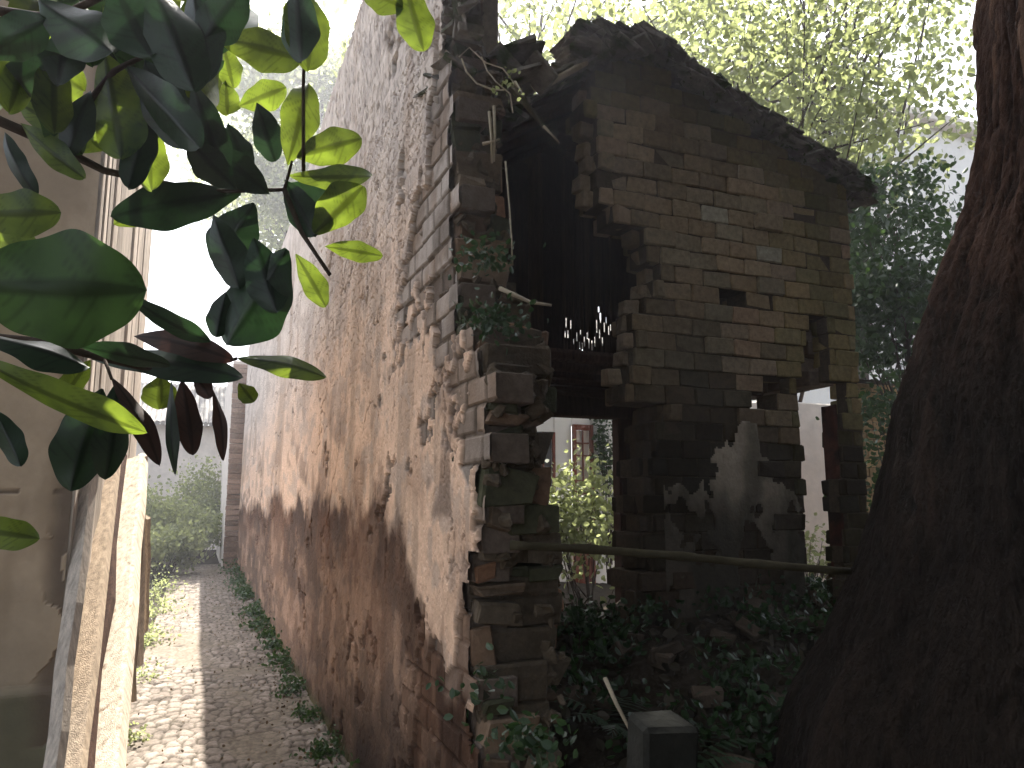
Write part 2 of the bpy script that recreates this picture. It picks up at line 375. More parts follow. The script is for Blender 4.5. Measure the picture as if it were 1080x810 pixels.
# thin brown weeping above the damp line
weep = sst(1.25, .0, ZZ-top)*(1-damp)*sst(.5, .66, fbm(LA*3, ZZ*2.3, 5, 47)); col = lerp(col, np.array([.24, .15, .10]), weep*.6)
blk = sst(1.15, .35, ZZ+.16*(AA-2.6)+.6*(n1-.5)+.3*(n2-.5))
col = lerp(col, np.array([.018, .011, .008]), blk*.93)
blot = sst(.62, .72, fbm(LA*2.0, ZZ*2.4, 4, 48))*(1-sst(1.5, 3, ZZ))
col = lerp(col, np.array([.09, .06, .045]), blot*.6)
col = lerp(col, np.array([.10, .11, .045]), sst(.14, .0, ZZ)*.7)
V = AA[..., None]*aV+(BW-D)[..., None]*bV; V[..., 2] = ZZ
# ragged end, broken by courses
ec = wall_edge((np.arange(0, 60)+.5)*CH)+rng.normal(0, .035, 60)+.045*(np.arange(60) % 2)
tooth = ec[np.clip(ci, 0, 59).astype(int)]+.018*(fbm(ZZ*30, AA*3, 2, 61)-.5)
ok = AA > tooth
keep = ok[:-1, :-1] & ok[1:, :-1] & ok[:-1, 1:] & ok[1:, 1:]
aw = thing('alley_wall', W(2.7, BW, 0), 'long tall flaking plaster wall on the right of the stone lane, brown with damp below and broken off at its near end', 'wall')
g = MB(); g.add(V.reshape(-1, 3), grid_faces(len(a1), len(z1), keep), col.reshape(-1, 3)); g.build('plaster_face', M['wallface'], aw, smooth=False)
# core and the broken end: big loose bricks
g = MB()
for k in range(48):
    z0 = k*CH; e = ec[k]
    abox(g, e+.03, 3.9, BW+.012, BW+.16, z0, z0+CH-.002, ch=.004, jit=.002, col=(.13, .10, .08))
abox(g, 3.85, AEND-.02, BW+.012, BW+.30, -.1, HTOP-.02, ch=.01, col=(.25, .2, .16))
abox(g, 3.2, 3.84, BW+.17, BW+.30, 3.55, HTOP-.03, ch=.01, col=(.2, .17, .14))
g.build('wall_core', M['brick'], aw)
redge = [(528, 85), (530, 150), (531, 215), (537, 262), (540, 300), (553, 330), (578, 362), (582, 398), (592, 425), (576, 448), (574, 535), (590, 548), (598, 600), (600, 680), (592, 740), (590, 900)]
rB, rZ = [], []
for u, v in redge:
    p = PA(u, v, 2.8); p = PA(u, v, float(wall_edge(p[2]))+.06); A_, B_ = toAB(p); rB.append(B_); rZ.append(p[2])
rB = np.array(rB)[::-1]; rZ = np.array(rZ)[::-1]
g = MB(); z = 0.0
while z < 3.62:
    hh = random.choice([.055, .10, .13, .15, .12]); e = float(wall_edge(z+hh/2)); rb = float(np.interp(z+hh/2, rZ, rB))
    b = BW+.012; first = True
    while b < rb:
        w = random.choice([.10, .14, .2, .24]); w = min(w, rb-b+random.uniform(.0, .03))
        if w < .035: break
        a0 = e+.012+(0 if first else abs(random.gauss(.0, .05))+.02*(b-BW)/.1)
        if not first and random.random() < .22: a0 += random.uniform(.06, .16)
        if not first and random.random() < .2: a0 -= random.uniform(.02, .07)
        dark = random.random()
        t = random.random(); q = np.array([.19, .12, .08])*(1-t)+np.array([.13, .105, .075])*t
        if random.random() < .2: q = np.array([.24, .13, .08])
        if random.random() < .3: q = np.array([.06, .06, .035])
        q = q*random.uniform(.65, 1.15)
        L_ = random.uniform(.3, .42)
        cbox(g, W(a0+L_/2, b+w/2, z+hh/2), (L_/2, w/2-.005, hh/2-.005), R3=rotm(random.gauss(0, .035), random.gauss(0, .03), random.gauss(0, .06)), ch=.007, jit=.011, col=q, basis=BAS)
        b += w; first = False
    z += hh
g.build('broken_brick_end', M['brick'], aw)
# rubble fill between the two skins of the broken end
g = MB()
for k in range(30):
    z0 = .05+k*.118; e = float(wall_edge(z0)); rb = float(np.interp(z0, rZ, rB))
    abox(g, e+.07, e+.9, BW+.02, rb-.03, z0, z0+.117, ch=.01, jit=.008, col=(.075, .06, .045))
g.build('rubble_fill', M['mortar'], aw)
g = MB()
for k in range(200):
    z0 = random.uniform(.1, 3.6); e = float(wall_edge(z0)); rb = float(np.interp(z0, rZ, rB)); b_ = random.uniform(BW+.02, rb-.02)
    q = random.uniform(.008, .028)
    cbox(g, W(e+random.uniform(.0, .09), b_, z0), (q*1.3, q, q*.7), R3=rotm(random.random()*3, random.random()*3, random.random()*3), ch=q*.3, jit=q*.25, basis=BAS)
g.build('mortar_crumbs', M['mortar'], aw)
# tile fragments and dark coping on the broken top
g = MB()
for k in range(46):
    A_ = 2.95+random.random()*.5; B_ = BW+random.uniform(.0, .42); zz = 3.50+.0+random.random()*.16+.1*max(0, .25-abs(B_-1.2))
    cbox(g, W(A_, B_, zz), (.09, .075, .008), R3=rotm(random.gauss(0, .35), random.gauss(0, .35), random.random()*3), ch=.003, jit=.004, basis=BAS)
for k in range(40):
    A_ = 2.93+k*.4+random.uniform(-.04, .04)
    for q in range(3): cbox(g, W(A_+q*.12, BW+.15+random.uniform(-.03, .06), HTOP+.03+q*.02), (.16, .13, .012), R3=rotm(random.gauss(0, .1), random.gauss(.1, .1), 0), ch=.003, basis=BAS)
g.build('coping_tiles', M['tile'], aw)
# tiles hanging out over the near end
g = MB()
for k in range(34):
    p = PB(random.uniform(476, 497), random.uniform(-40, 42), BW+random.uniform(-.04, .12))
    cbox(g, p, (.05, .045, .010), R3=rotm(random.gauss(0, .5), random.gauss(.3, .4), random.random()*3), ch=.003, jit=.008, basis=BAS)
g.build('hanging_tiles', M['tile'], aw)

# ================================================================= RUINED OUTHOUSE
A0 = 3.8
rh = thing('ruined_house', W(A0, 2.5, 0), 'ruined brick gable with a great jagged breach and moss on its tiled verge', 'ruin')
def roofz(B): return np.where(B < 2.4, 4.42-(2.4-B)*.63, 4.47-(B-2.4)*.385)
brpx = [(612, 40), (611, 75), (612, 100), (613, 128), (624, 140), (622, 160), (619, 205), (643, 214), (646, 232), (668, 242), (676, 258), (688, 280), (690, 300), (664, 315), (661, 345), (663, 365), (652, 385), (652, 412), (666, 425), (655, 470), (649, 500), (652, 540), (648, 620), (640, 720), (640, 820)]
qB, qZ = [], []
for u, v in brpx:
    p = PA(u, v, A0); A_, B_ = toAB(p); qB.append(B_); qZ.append(p[2])
qB = np.array(qB)[::-1]; qZ = np.array(qZ)[::-1]
def slit(u, v):
    p = PA(u, v, A0); return toAB(p)[1], p[2]
sl = [(864, 336), (858, 345), (850, 362), (850, 400), (838, 412), (843, 425), (846, 450), (848, 500), (850, 560), (852, 640)]
sr = [(868, 336), (874, 345), (876, 362), (878, 400), (878, 412), (878, 425), (868, 460), (869, 500), (872, 560), (874, 640)]
slB = np.array([slit(*q)[0] for q in sl])[::-1]; slZ = np.array([slit(*q)[1] for q in sl])[::-1]
srB = np.array([slit(*q)[0] for q in sr])[::-1]+.15*np.array([q[1] > 405 for q in sr])[::-1]; srZ = np.array([slit(*q)[1] for q in sr])[::-1]
zslit = slZ.max()
BR = 4.10
g = MB(); gm = MB(); CG = .108; BG = .212
holes = [(3.07, 2.90), (3.32, 2.27)]
nk = int(4.7/CG)
for k in range(nk):
    z0 = k*CG; zc = z0+CG/2
    if z0 < .2: continue
    e = float(np.interp(zc, qZ, qB))+.05*(k % 2)-.02+(.20 if zc < 2.2 else .05)
    b = e-(e % BG)-BG+(.5*BG if k % 2 else 0)+random.uniform(-.01, .01)
    while b < BR:
        b2 = b+BG
        bl, br_ = max(b, e+random.uniform(-.03, .03)), min(b2, BR+random.uniform(-.01, .02))
        b = b2
        if br_-bl < .04: continue
        bc_ = (bl+br_)/2
        if bc_ > 3.6 and zc < zslit: depth = .09
        elif zc < 2.15: depth = .30
        else: depth = .19
        bc = (bl+br_)/2
        if zc+CG*.5 > float(roofz(np.array(bc)))-.02: continue
        if zc < zslit:
            s0, s1 = float(np.interp(zc, slZ, slB)), float(np.interp(zc, slZ[0:1] if 0 else srZ, srB))
            if bl < s1 and br_ > s0:
                if bc < (s0+s1)/2: br_ = s0+random.uniform(-.02, .02)
                else: bl = s1+random.uniform(-.02, .02)
                if br_-bl < .03: continue
                bc = (bl+br_)/2
        if any(abs(bc-hx) < BG*.5 and abs(zc-hz) < CG*.55 for hx, hz in holes): continue
        nz = float(fbm(np.array([bc*1.7]), np.array([zc*1.7]), 3, 71)[0]); n5 = float(fbm(np.array([bc*3.1]), np.array([zc*.9]), 3, 75)[0])
        t = random.random(); q = np.array([.33, .225, .145])*(1-t)+np.array([.28, .22, .155])*t
        if random.random() < .03: q = np.array([.42, .36, .29])
        q = q*random.uniform(.88, 1.08)*(.75+.5*nz)
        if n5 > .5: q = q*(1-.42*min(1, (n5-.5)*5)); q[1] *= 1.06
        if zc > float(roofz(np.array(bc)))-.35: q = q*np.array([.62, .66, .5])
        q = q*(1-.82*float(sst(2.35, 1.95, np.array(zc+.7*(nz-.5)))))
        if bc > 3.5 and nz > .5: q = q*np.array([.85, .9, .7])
        pr = random.gauss(0, .006)+(-.03 if random.random() < .04 else 0)
        yaw = random.gauss(0, .012)
        out = 0.0
        if bl < e+.05 and random.random() < .5: pr -= random.uniform(0, .03); yaw += random.gauss(0, .12)
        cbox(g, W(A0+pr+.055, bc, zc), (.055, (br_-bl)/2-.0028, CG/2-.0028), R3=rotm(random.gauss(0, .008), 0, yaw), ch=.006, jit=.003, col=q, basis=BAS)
        cbox(gm, W(A0+.014+depth/2, bc, zc), (depth/2, (br_-bl)/2+.001, CG/2), ch=.003, basis=BAS)
        if random.random() < .9: cbox(g, W(A0+depth+.04, bc, zc), (.04, (br_-bl)/2-.006, CG/2-.005), ch=.007, jit=.003, col=q*.9, basis=BAS)
# header bricks showing in the thickness beside the breach
for k in range(4, nk-2):
    zc = (k+.5)*CG; e = float(np.interp(zc, qZ, qB))
    if zc > float(roofz(np.array(e)))-.1: continue
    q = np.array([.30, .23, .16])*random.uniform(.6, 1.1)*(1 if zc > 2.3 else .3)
    cbox(g, W(A0+.12+random.uniform(-.03, .03), e+random.uniform(.03, .09)+(.16 if zc < 2.2 else 0), zc), (.055, .05, CG/2-.006), R3=rotm(0, 0, random.gauss(0, .15)), ch=.007, jit=.005, col=q, basis=BAS)
g.build('gable_bricks', M['brick'], rh); gm.build('mortar_bed', M['mortar'], rh)
# plaster remnants low on the gable
b1 = np.arange(2.5, 4.1, .011); z1 = np.arange(.8, 2.45, .011)
BB, ZZ = np.meshgrid(b1, z1, indexing='ij')
s = fbm(BB*3.2, ZZ*2.0, 5, 81)+.22*(fbm(BB*13, ZZ*9, 4, 82)-.5)+.17*np.exp(-(((BB-2.95)/.3)**2+((ZZ-1.78)/.28)**2))+.16*(fbm(BB*9, ZZ*1.6, 4, 89)-.5)-.01+.05*np.exp(-((BB-2.95)/.2)**2)-.25*sst(2.0, 2.2, ZZ)
ok = (s > .575+.015*(fbm(BB*30, ZZ*30, 2, 3))) & (BB > np.interp(ZZ, qZ, qB)+.04) & ((BB < np.interp(ZZ, slZ, slB)-.03))
keep = ok[:-1, :-1] & ok[1:, :-1] & ok[:-1, 1:] & ok[1:, 1:]
D = .014+.006*sst(.575, .64, s)+.006*fbm(BB*20, ZZ*20, 3, 5)
V = (A0-D)[..., None]*aV+BB[..., None]*bV; V[..., 2] = ZZ
pc = lerp((.40, .33, .26), (.20, .17, .13), sst(.4, .6, fbm(BB*4, ZZ*1.5, 4, 84)))
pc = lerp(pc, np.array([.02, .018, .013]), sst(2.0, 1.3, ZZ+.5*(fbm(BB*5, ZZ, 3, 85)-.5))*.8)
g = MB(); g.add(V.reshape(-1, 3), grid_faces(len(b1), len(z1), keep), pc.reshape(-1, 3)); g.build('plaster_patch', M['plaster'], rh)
# side return and far gable so the box has depth (upper part only: below it stands open)
g = MB()
for k in range(22, 36):
    z0 = k*CG
    for j in range(11):
        a = A0+.33+j*.215+(.1 if k % 2 else 0)
        q = np.array([.2, .155, .12])*random.uniform(.6, 1.2)
        if z0+CG > 3.72: continue
        cbox(g, W(a, BR-.11, z0+CG/2), (.105, .11, CG/2-.004), ch=.006, jit=.003, col=q, basis=BAS)
g.build('side_wall', M['brick'], rh)
# roof: tiles on laths, two slopes
g = MB(); A1 = 6.6
for side in (0, 1):
    b0, b1_ = (.98, 2.4) if side == 0 else (2.42, 4.28)
    nrow = int((b1_-b0)/.085); 
    for i in range(int((A1-A0+.12)/.155)):
        for j in range(nrow):
            bb = b0+(j+.5)*(b1_-b0)/nrow; aa = A0-.06+(i+.5)*.155
            zz = float(roofz(np.array(bb)))+.045; sl_ = .56 if side == 0 else -.367
            cbox(g, W(aa+random.gauss(0, .006), bb, zz+random.gauss(0, .006)+(.022 if i % 2 else 0)), (.082, .075, .009), R3=rotm(sl_+random.gauss(0, .05)+(.0), random.gauss(0, .03), random.gauss(0, .05)), ch=.003, jit=.002, basis=BAS)
g.build('roof_tiles', M['tile'], rh)
g = MB()
for side in (0, 1):
    b0, b1_ = (.98, 2.4) if side == 0 else (2.4, 4.26)
    n = 24
    for i in range(9):
        aa = A0+.32+i*.27
        tube(g, [W(aa, b0, float(roofz(np.array(b0)))-.03), W(aa+random.gauss(0, .02), b1_, float(roofz(np.array(b1_-.01 if side == 0 else b1_)))-.03 if side == 0 else float(roofz(np.array(b1_)))-.03)], .03, 7)
    V = [W(A0+.3, b0, float(roofz(np.array(b0)))+.012), W(A1, b0, float(roofz(np.array(b0)))+.012), W(A1, b1_, float(roofz(np.array(b1_-1e-3)))+.012), W(A0+.3, b1_, float(roofz(np.array(b1_-1e-3)))+.012)]
    if side == 1:
        V[0] = W(A0+.3, b0, 4.47+.012); V[1] = W(A1, b0, 4.47+.012)
    V2 = [v+np.array([0, 0, .015]) for v in V]
    g.add(V+V2, [(0, 1, 2, 3), (7, 6, 5, 4), (0, 4, 5, 1), (1, 5, 6, 2), (2, 6, 7, 3), (3, 7, 4, 0)])
g.build('rafters', M['wood_dark'], rh)
# verge: piled tiles and moss over the gable
g = MB(); gmoss = MB(); mp = []
for i in range(150):
    bb = 2.0+i*(4.28-2.0)/150; base = float(roofz(np.array(max(bb, 2.02))))
    if bb < 2.4: base = 4.42-(2.4-bb)*.2
    lump = .07*float(fbm(np.array([bb*3.0]), np.array([1.0]), 3, 88)[0])+(.06 if bb < 2.75 else 0)
    nl = 3+int(lump/.02)
    for q in range(nl):
        cbox(g, W(A0+random.uniform(-.07, .26), bb, base-.05+q*.022), (.075, .07, .009), R3=rotm(-.36+random.gauss(0, .12), random.gauss(0, .10), random.gauss(0, .3)), ch=.003, jit=.004, basis=BAS)
    for q in range(10 if bb > 2.5 else 6):
        mp.append(W(A0+random.uniform(-.11, .22), bb+random.gauss(0, .03), base-.07+nl*.02*random.random()+random.gauss(0, .02)))
g.build('verge_tiles', M['tile'], rh)
leaves(gmoss, np.array(mp), .035, droop=.9, asp=.3); gmoss.build('verge_moss', M['moss'], rh)
# roof edge pole over the breach
g = MB(); tube(g, [PA(500, 86, 3.62), PA(548, 98, 3.66), PA(575, 90, 3.7), PA(618, 66, 3.76)], [.02, .022, .02, .018], 7); g.build('eave_pole', M['stick'], rh)
# plank partition
AP = 5.2; g = MB()
b = 1.27
cres = [(598, 340, 9), (600, 352, 7), (606, 360, 5), (612, 364, 6), (617, 360, 9), (622, 362, 9), (628, 360, 9), (633, 352, 8), (634, 335, 9), (638, 345, 9), (643, 348, 8), (603, 342, 8), (597, 352, 6), (609, 355, 8), (615, 366, 8), (620, 354, 6), (625, 364, 9), (630, 344, 12), (636, 360, 8), (640, 338, 7), (645, 345, 6), (613, 350, 4), (632, 326, 5)]
holesP = []
for u, v, hpx in cres:
    p = PA(u, v, AP); A_, B_ = toAB(p); holesP.append((B_, p[2], hpx*1.3*5.6/800))
def plank(b, w, z0, z1, jb=0): abox(g, AP+jb, AP+jb+.02, b+.0004, b+w-.0004, z0, z1, ch=.002)
while b < BR-.12:
    w = random.uniform(.10, .17)
    zt = 4.6 if b+w < BR else 4
    zt = float(min(roofz(np.array(b)), roofz(np.array(b+w))))-.01
    hit = [h for h in holesP if b < h[0] < b+w]
    jb = random.uniform(0, .012)
    if not hit: plank(b, w, 2.44, zt, jb)
    else:
        # split the plank into laths at the holes
        xs = sorted(set([b]+[x for h in hit for x in (h[0]-.0075, h[0]+.0075)]+[b+w]))
        xs = [x for x in xs if b <= x <= b+w]
        for x0, x1 in zip(xs[:-1], xs[1:]):
            if x1-x0 < .002: continue
            xm = (x0+x1)/2; hh = [h for h in hit if abs(xm-h[0]) < .008]
            if not hh: plank(x0, x1-x0, 2.44, zt, jb)
            else:
                segs = sorted([(h[1]-h[2]/2, h[1]+h[2]/2) for h in hh]); zz = 2.44
                for s0, s1 in segs:
                    if s0 > zz: plank(x0, x1-x0, zz, s0, jb)
                    zz = max(zz, s1)
                plank(x0, x1-x0, zz, zt, jb)
    b += w+random.choice([.0, .0, .0, .0015])
b = 3.15
while b < BR-.1:
    plank(b, .13, 0.2, 2.22); b += .132
g.build('plank_partition', M['wood_dark'], rh)
g = MB()
abox(g, AP-.09, AP+.09, 1.26, 4.0, 2.22, 2.42, ch=.01, jit=.006)
for i in range(7):
    aa = A0+.42+i*.16
    if i % 2 == 0: tube(g, [W(aa, 1.26, 2.50), W(aa, 4.0, 2.47)], .045, 8)
for i in range(3): tube(g, [W(4.05+i*.35, 1.3, 2.30+i*.03), W(4.3+i*.35, 3.7, 2.34)], .016, 6)
g.build('floor_joists', M['wood_dark'], rh)
g = MB()
for bb in (3.08, 4.0): abox(g, AP-.07, AP+.07, bb-.07, bb+.07, -.1, 2.22, ch=.01, jit=.004)
abox(g, 6.45, 6.6, BR-.2, BR-.06, -.1, 3.6, ch=.01)
g.build('timber_posts', M['wood_dark'], rh)
# jamb boards of the narrow doorway
g = MB(); abox(g, A0+.02, A0+.14, float(srB[2])-.012, float(srB[2])+.012, .9, 2.22, ch=.006, jit=.006); g.build('door_jamb', M['jamb'], rh)

# laths, twigs and vines hanging at the broken end
def stick(name, pts, r, mat, label, cat, group=None, taper=.6):
    g = MB(); rr = np.linspace(r, r*taper, len(pts)); tube(g, pts, list(rr), 7, wob=.3, seed=len(bpy.data.objects)); o = g.build(name, mat, smooth=True)
    return tag(o, label, cat, group)
stick('pole', [PY(541, 88, 2.95), PY(556, 112, 2.93), PY(574, 134, 2.91)], .016, M['bamboo'], 'pale rafter pole jutting down from the broken roof edge into the breach', 'pole')
stick('splinter', [PY(573, 133, 2.90), PY(582, 142, 2.9), PY(590, 151, 2.9)], .006, M['stick'], 'thin split splinter at the tip of the jutting rafter pole', 'splinter')
stick('branch', [PY(527, 304, 2.75), PY(545, 312, 2.72), PY(560, 319, 2.72), PY(582, 322, 2.72)], .009, M['stick'], 'bare pale stick lying on top of the broken brick end', 'stick')
stick('branch', [PY(638, 715, 2.6), PY(650, 742, 2.55), PY(665, 771, 2.5)], .008, M['stick'], 'thin straight stick leaning in the dark rubble near the stone slab', 'stick')
for k, (u0, v0, u1, v1, lb) in enumerate([(516, 118, 519, 172, 'short upright lath standing in the broken wall core, leftmost of three'), (521, 112, 521, 170, 'longest upright lath standing in the broken wall core'), (509, 152, 527, 147, 'lath lying crosswise over the upright laths in the wall core'), (533, 170, 541, 280, 'long thin dead twig hanging down beside the dark planks'), (538, 230, 540, 280, 'lower thin twig hanging straight down beside the dark planks')]):
    stick('lath', [PY(u0, v0, 2.86), PY((u0+u1)/2+1, (v0+v1)/2, 2.85), PY(u1, v1, 2.86)], .007 if k < 3 else .004, M['stick'], lb, 'lath')
# dead vine arcs
vn = thing('dead_vine', PY(500, 60, 2.9), 'dry looping vine with a few pale leaves on the broken wall top', 'vine')
g = MB()
tube(g, [PY(487, 62, 2.9), PY(492, 76, 2.87), PY(503, 88, 2.86), PY(518, 94, 2.86), PY(532, 95, 2.86)], .004, 5)
tube(g, [PY(508, 60, 2.9), PY(514, 75, 2.85), PY(523, 86, 2.84), PY(538, 99, 2.84), PY(541, 119, 2.84)], .003, 5)
tube(g, [PY(484, 60, 2.9), PY(495, 50, 2.9), PY(512, 66, 2.86), PY(530, 72, 2.84), PY(546, 92, 2.84)], .003, 5)
g.build('stem', M['stick'], vn)
g = MB(); leaves(g, np.array([PY(random.gauss(535, 9), random.gauss(92, 9), 2.84) for _ in range(34)]), .022); g.build('leaf_cluster', M['leaf_bush'], vn)

# bamboo pole
g = MB(); pts = [PY(538, 575, 2.72), PY(620, 579, 2.75), PY(720, 587, 2.8), PY(800, 595, 2.86), PY(896, 603, 2.92)]
P2 = []; rr = []
for i in range(len(pts)-1):
    for q in range(4):
        t = q/4; P2 += [pts[i]*(1-t)+pts[i+1]*t]; rr += [.0145+(.0035 if q == 0 else 0)]
P2.append(pts[-1]); rr.append(.014)
tube(g, P2, rr, 10); tag(g.build('bamboo_pole', M['bamboo'], smooth=True), 'long dark bamboo pole laid level from the broken wall to the big trunk', 'pole')

# ================================================================= LEFT HOUSE
HC_A, HC_B, HH = 4.0, -.53, 4.5
lh = thing('house', W(HC_A, HC_B-2, 0), 'beige plastered house end at the left edge with pale weathered boards facing the lane', 'house')
b1 = np.arange(-2.6, HC_B, .011); b1 = np.append(b1, HC_B); z1 = np.arange(-.1, HH, .011)
BB, ZZ = np.meshgrid(b1, z1, indexing='ij')
ck = 1.63+.02*(fbm(BB*3, BB*0, 3, 2)-.5)+.02*(BB+1)
crack = (1-sst(0, .008, np.abs(ZZ-ck)))*sst(-.65, -.75, -np.abs(BB+.0)) 
crack = (1-sst(.003, .014, np.abs(ZZ-ck)))*(vnoise(BB*14, BB*0, 5) > .3)
edgew = sst(.10, .0, HC_B-BB-.06*(fbm(ZZ*5, ZZ*0+2, 3, 9)-.3))*(fbm(ZZ*3, BB*3, 3, 19) > .52)
col = lerp((.46, .355, .25), (.39, .30, .205), fbm(BB*1.3, ZZ*1.3, 4, 6))
col = lerp(col, np.array([.27, .20, .13]), sst(.5, .68, fbm(BB*4, ZZ*1.3, 5, 66))*.6); col = lerp(col, np.array([.22, .18, .13]), sst(1.5, .8, ZZ+.3*(fbm(BB*2, ZZ*2, 3, 8)-.5))*.6)
col = lerp(col, np.array([.06, .065, .035]), sst(.84, .72, ZZ+.08*(fbm(BB*6, ZZ*6, 3, 8)-.5))*.8)
col = lerp(col, np.array([.08, .055, .04]), np.clip(crack+edgew, 0, 1)*.8)
D = .012*fbm(BB*3, ZZ*3, 3, 7)-.01*np.clip(crack+edgew, 0, 1)+.03*sst(.80, .76, ZZ)
V = (HC_A-D)[..., None]*aV+BB[..., None]*bV; V[..., 2] = ZZ
g = MB(); g.add(V.reshape(-1, 3), grid_faces(len(b1), len(z1)), col.reshape(-1, 3)); g.build('end_wall', M['housewall'], lh)
g = MB(); abox(g, HC_A+.02, 7.35, -5, HC_B-.04, -.1, HH-.02, ch=.02, col=(.35, .3, .25)); g.build('wall_core', M['brick'], lh)
g = MB(); a = HC_A+.01
while a < 7.35:
    w = random.uniform(.10, .2); d = random.uniform(0, .02)
    zt = random.uniform(.05, .3)
    abox(g, a, a+w-.008, HC_B-.035, HC_B+d, zt, HH-.05, ch=.004, jit=.004); a += w
g.build('board_siding', M['wood_grey'], lh)
g = MB()
for k in range(26):
    abox(g, HC_A-.15, 7.5, HC_B-.5-k*.17, HC_B-.35-k*.17, HH+.08*k, HH+.08*k+.06, ch=.01)
g.build('roof', M['tile'], lh)

def timber(p0, p1, w, t, mat, label, cat, seed=0, group=None, n=7, lean=False):
    p0 = np.asarray(p0); p1 = np.asarray(p1); d = p1-p0; g = MB(); nn = n
    wv = np.cross(d/np.linalg.norm(d), np.array([0, 0, 1.0])-.35*bV if lean else bV*.6+aV*.75); wv = wv/np.linalg.norm(wv)
    tv = np.cross(d/np.linalg.norm(d), wv)
    V = []
    r = np.random.default_rng(seed)
    for i in range(nn):
        f = i/(nn-1); c = p0+d*f+wv*r.normal(0, .006)+tv*r.normal(0, .004); ww = w/2*(1+r.normal(0, .05)); tt = t/2
        for (a_, b_) in ((-1, -1), (-.7, -1.12), (.7, -1.12), (1, -1), (1, 1), (.7, 1.12), (-.7, 1.12), (-1, 1)): V.append(c+wv*ww*a_+tv*tt*b_)
    Fc = []
    for i in range(nn-1):
        for j in range(8): a_ = i*8+j; b_ = i*8+(j+1) % 8; Fc.append((a_, b_, b_+8, a_+8))
    Fc += [tuple(range(8))[::-1], tuple(range((nn-1)*8, nn*8))]
    g.add(V, Fc); return tag(g.build('timber_plank' if t < .07 else 'timber_post', mat), label, cat, group)
timber(PY(101, 900, 3.3), PY(142, 488, 5.3), .16, .08, M['wood_pale'], 'broad bleached timber post leaning in full sun beside the lane', 'post', 1, lean=True)
timber(PY(64, 900, 3.15), PY(118, 470, 4.9), .12, .05, M['wood_brown'], 'wide yellow brown plank leaning between the house corner and the bleached post', 'plank', 2, lean=True)
timber(PY(82, 900, 3.2), PY(128, 480, 5.1), .05, .04, M['wood_dark'], 'narrow dark plank tucked just left of the bleached post', 'plank', 3, lean=True)
timber(PB(146, 700, -.38), PB(150, 480, -.40), .06, .04, M['wood_grey'], 'narrow leaning board just right of the bleached post', 'board', 4)
timber(PB(138, 740, -.35), PB(146, 560, -.38), .05, .035, M['wood_brown'], 'short stake at the foot of the narrow leaning board', 'stake', 5)
timber(PB(153, 665, -.37), PB(155, 545, -.38), .07, .03, M['wood_brown'], 'farthest short brown stake at the edge of the sunlit lane', 'stake', 6)
timber(PB(51, 850, -.47), PB(98, 470, -.49), .07, .04, M['wood_grey'], 'pale striped plank leaning closest to the beige house corner', 'plank', 7)

# ================================================================= END OF THE LANE
fw = thing('lane_wall', W(19.2, .62, 0), 'short pale wall beyond the long wall with a brick quoin edge', 'wall')
g = MB(); abox(g, 19.2, 25, .62, 1.1, -.1, 4.9, ch=.02, col=(.5, .44, .38)); g.build('wall_body', M['palewall'], fw)
g = MB()
for k in range(40):
    w = .12 if k % 2 else .2
    abox(g, 19.10, 19.20, .63, .95, .02+k*.12, .02+k*.12+.11, ch=.006, jit=.006, col=np.array([.28, .19, .14])*random.uniform(.7, 1.2))
g.build('brick_quoin', M['brick'], fw)
ew = thing('cross_wall', W(27, -1.5, 0), 'whitewashed wall closing the far end of the lane under a pale tiled roof', 'wall')
g = MB(); abox(g, 27, 27.4, -9, 4, -.1, 4.0, ch=.02); g.build('wall_body', M['palewall'], ew)
g = MB()
for k in range(90):
    bb = -9+k*.16
    c0 = W(26.6, bb, 4.0); c1 = W(30, bb, 5.7)
    tube(g, [c0, c1], .085, 6)
g.build('tiled_roof', M['tile_far'], ew)

# ================================================================= COURTYARD seen through the breach
ch = thing('courtyard_house', W(12, 6, 0), 'white courtyard house front with a red brown lattice door, seen through the breach', 'house')
g = MB(); abox(g, 12, 12.3, 3, 5.28, -.1, 4.2, ch=.01); abox(g, 12, 12.3, 5.72, 6.06, -.1, 4.2, ch=.01); abox(g, 12, 12.3, 6.46, 7.3, -.1, 4.2, ch=.01)
abox(g, 12.01, 12.29, 5.28, 5.72, 2.75, 4.2, ch=.01); abox(g, 12.01, 12.29, 5.28, 5.72, -.1, 1.1, ch=.01); abox(g, 12.01, 12.29, 6.06, 6.46, 2.9, 4.2, ch=.01)
g.build('wall', M['white'], ch)
g = MB(); abox(g, 11.92, 12.0, 6.06, 6.12, 0, 2.9, ch=.006); abox(g, 11.92, 12.0, 6.40, 6.46, 0, 2.9, ch=.006); abox(g, 11.92, 12, 6.125, 6.395, 2.8, 2.9, ch=.006)
for k in range(9): abox(g, 11.95, 11.985, 6.125, 6.395, .8+k*.22, .825+k*.22, ch=.003)
abox(g, 11.952, 11.982, 6.25, 6.275, .8, 2.8, ch=.003); abox(g, 11.95, 11.99, 6.125, 6.395, .02, .78, ch=.006)
dr = g.build('door', M['wood_red'], ch)
g = MB(); abox(g, 12.0, 12.02, 6.12, 6.40, .7, 2.8, ch=.002); g.build('pane', M['palewall'], dr)
g = MB(); abox(g, 11.95, 12.0, 5.28, 5.33, 1.1, 2.75, ch=.004); abox(g, 11.95, 12.0, 5.67, 5.72, 1.1, 2.75, ch=.004); abox(g, 11.96, 11.99, 5.48, 5.51, 1.1, 2.75, ch=.004)
wd = g.build('window', M['wood_red'], ch)
g = MB(); abox(g, 12.0, 12.02, 5.33, 5.67, 1.1, 2.75, ch=.002); g.build('pane', M['glass'], wd)
g = MB()
for k in range(28): tube(g, [W(11.4, 3+k*.16, 4.2), W(13.6, 3+k*.16, 5.3)], .085, 6)
g.build('roof', M['tile_far'], ch)
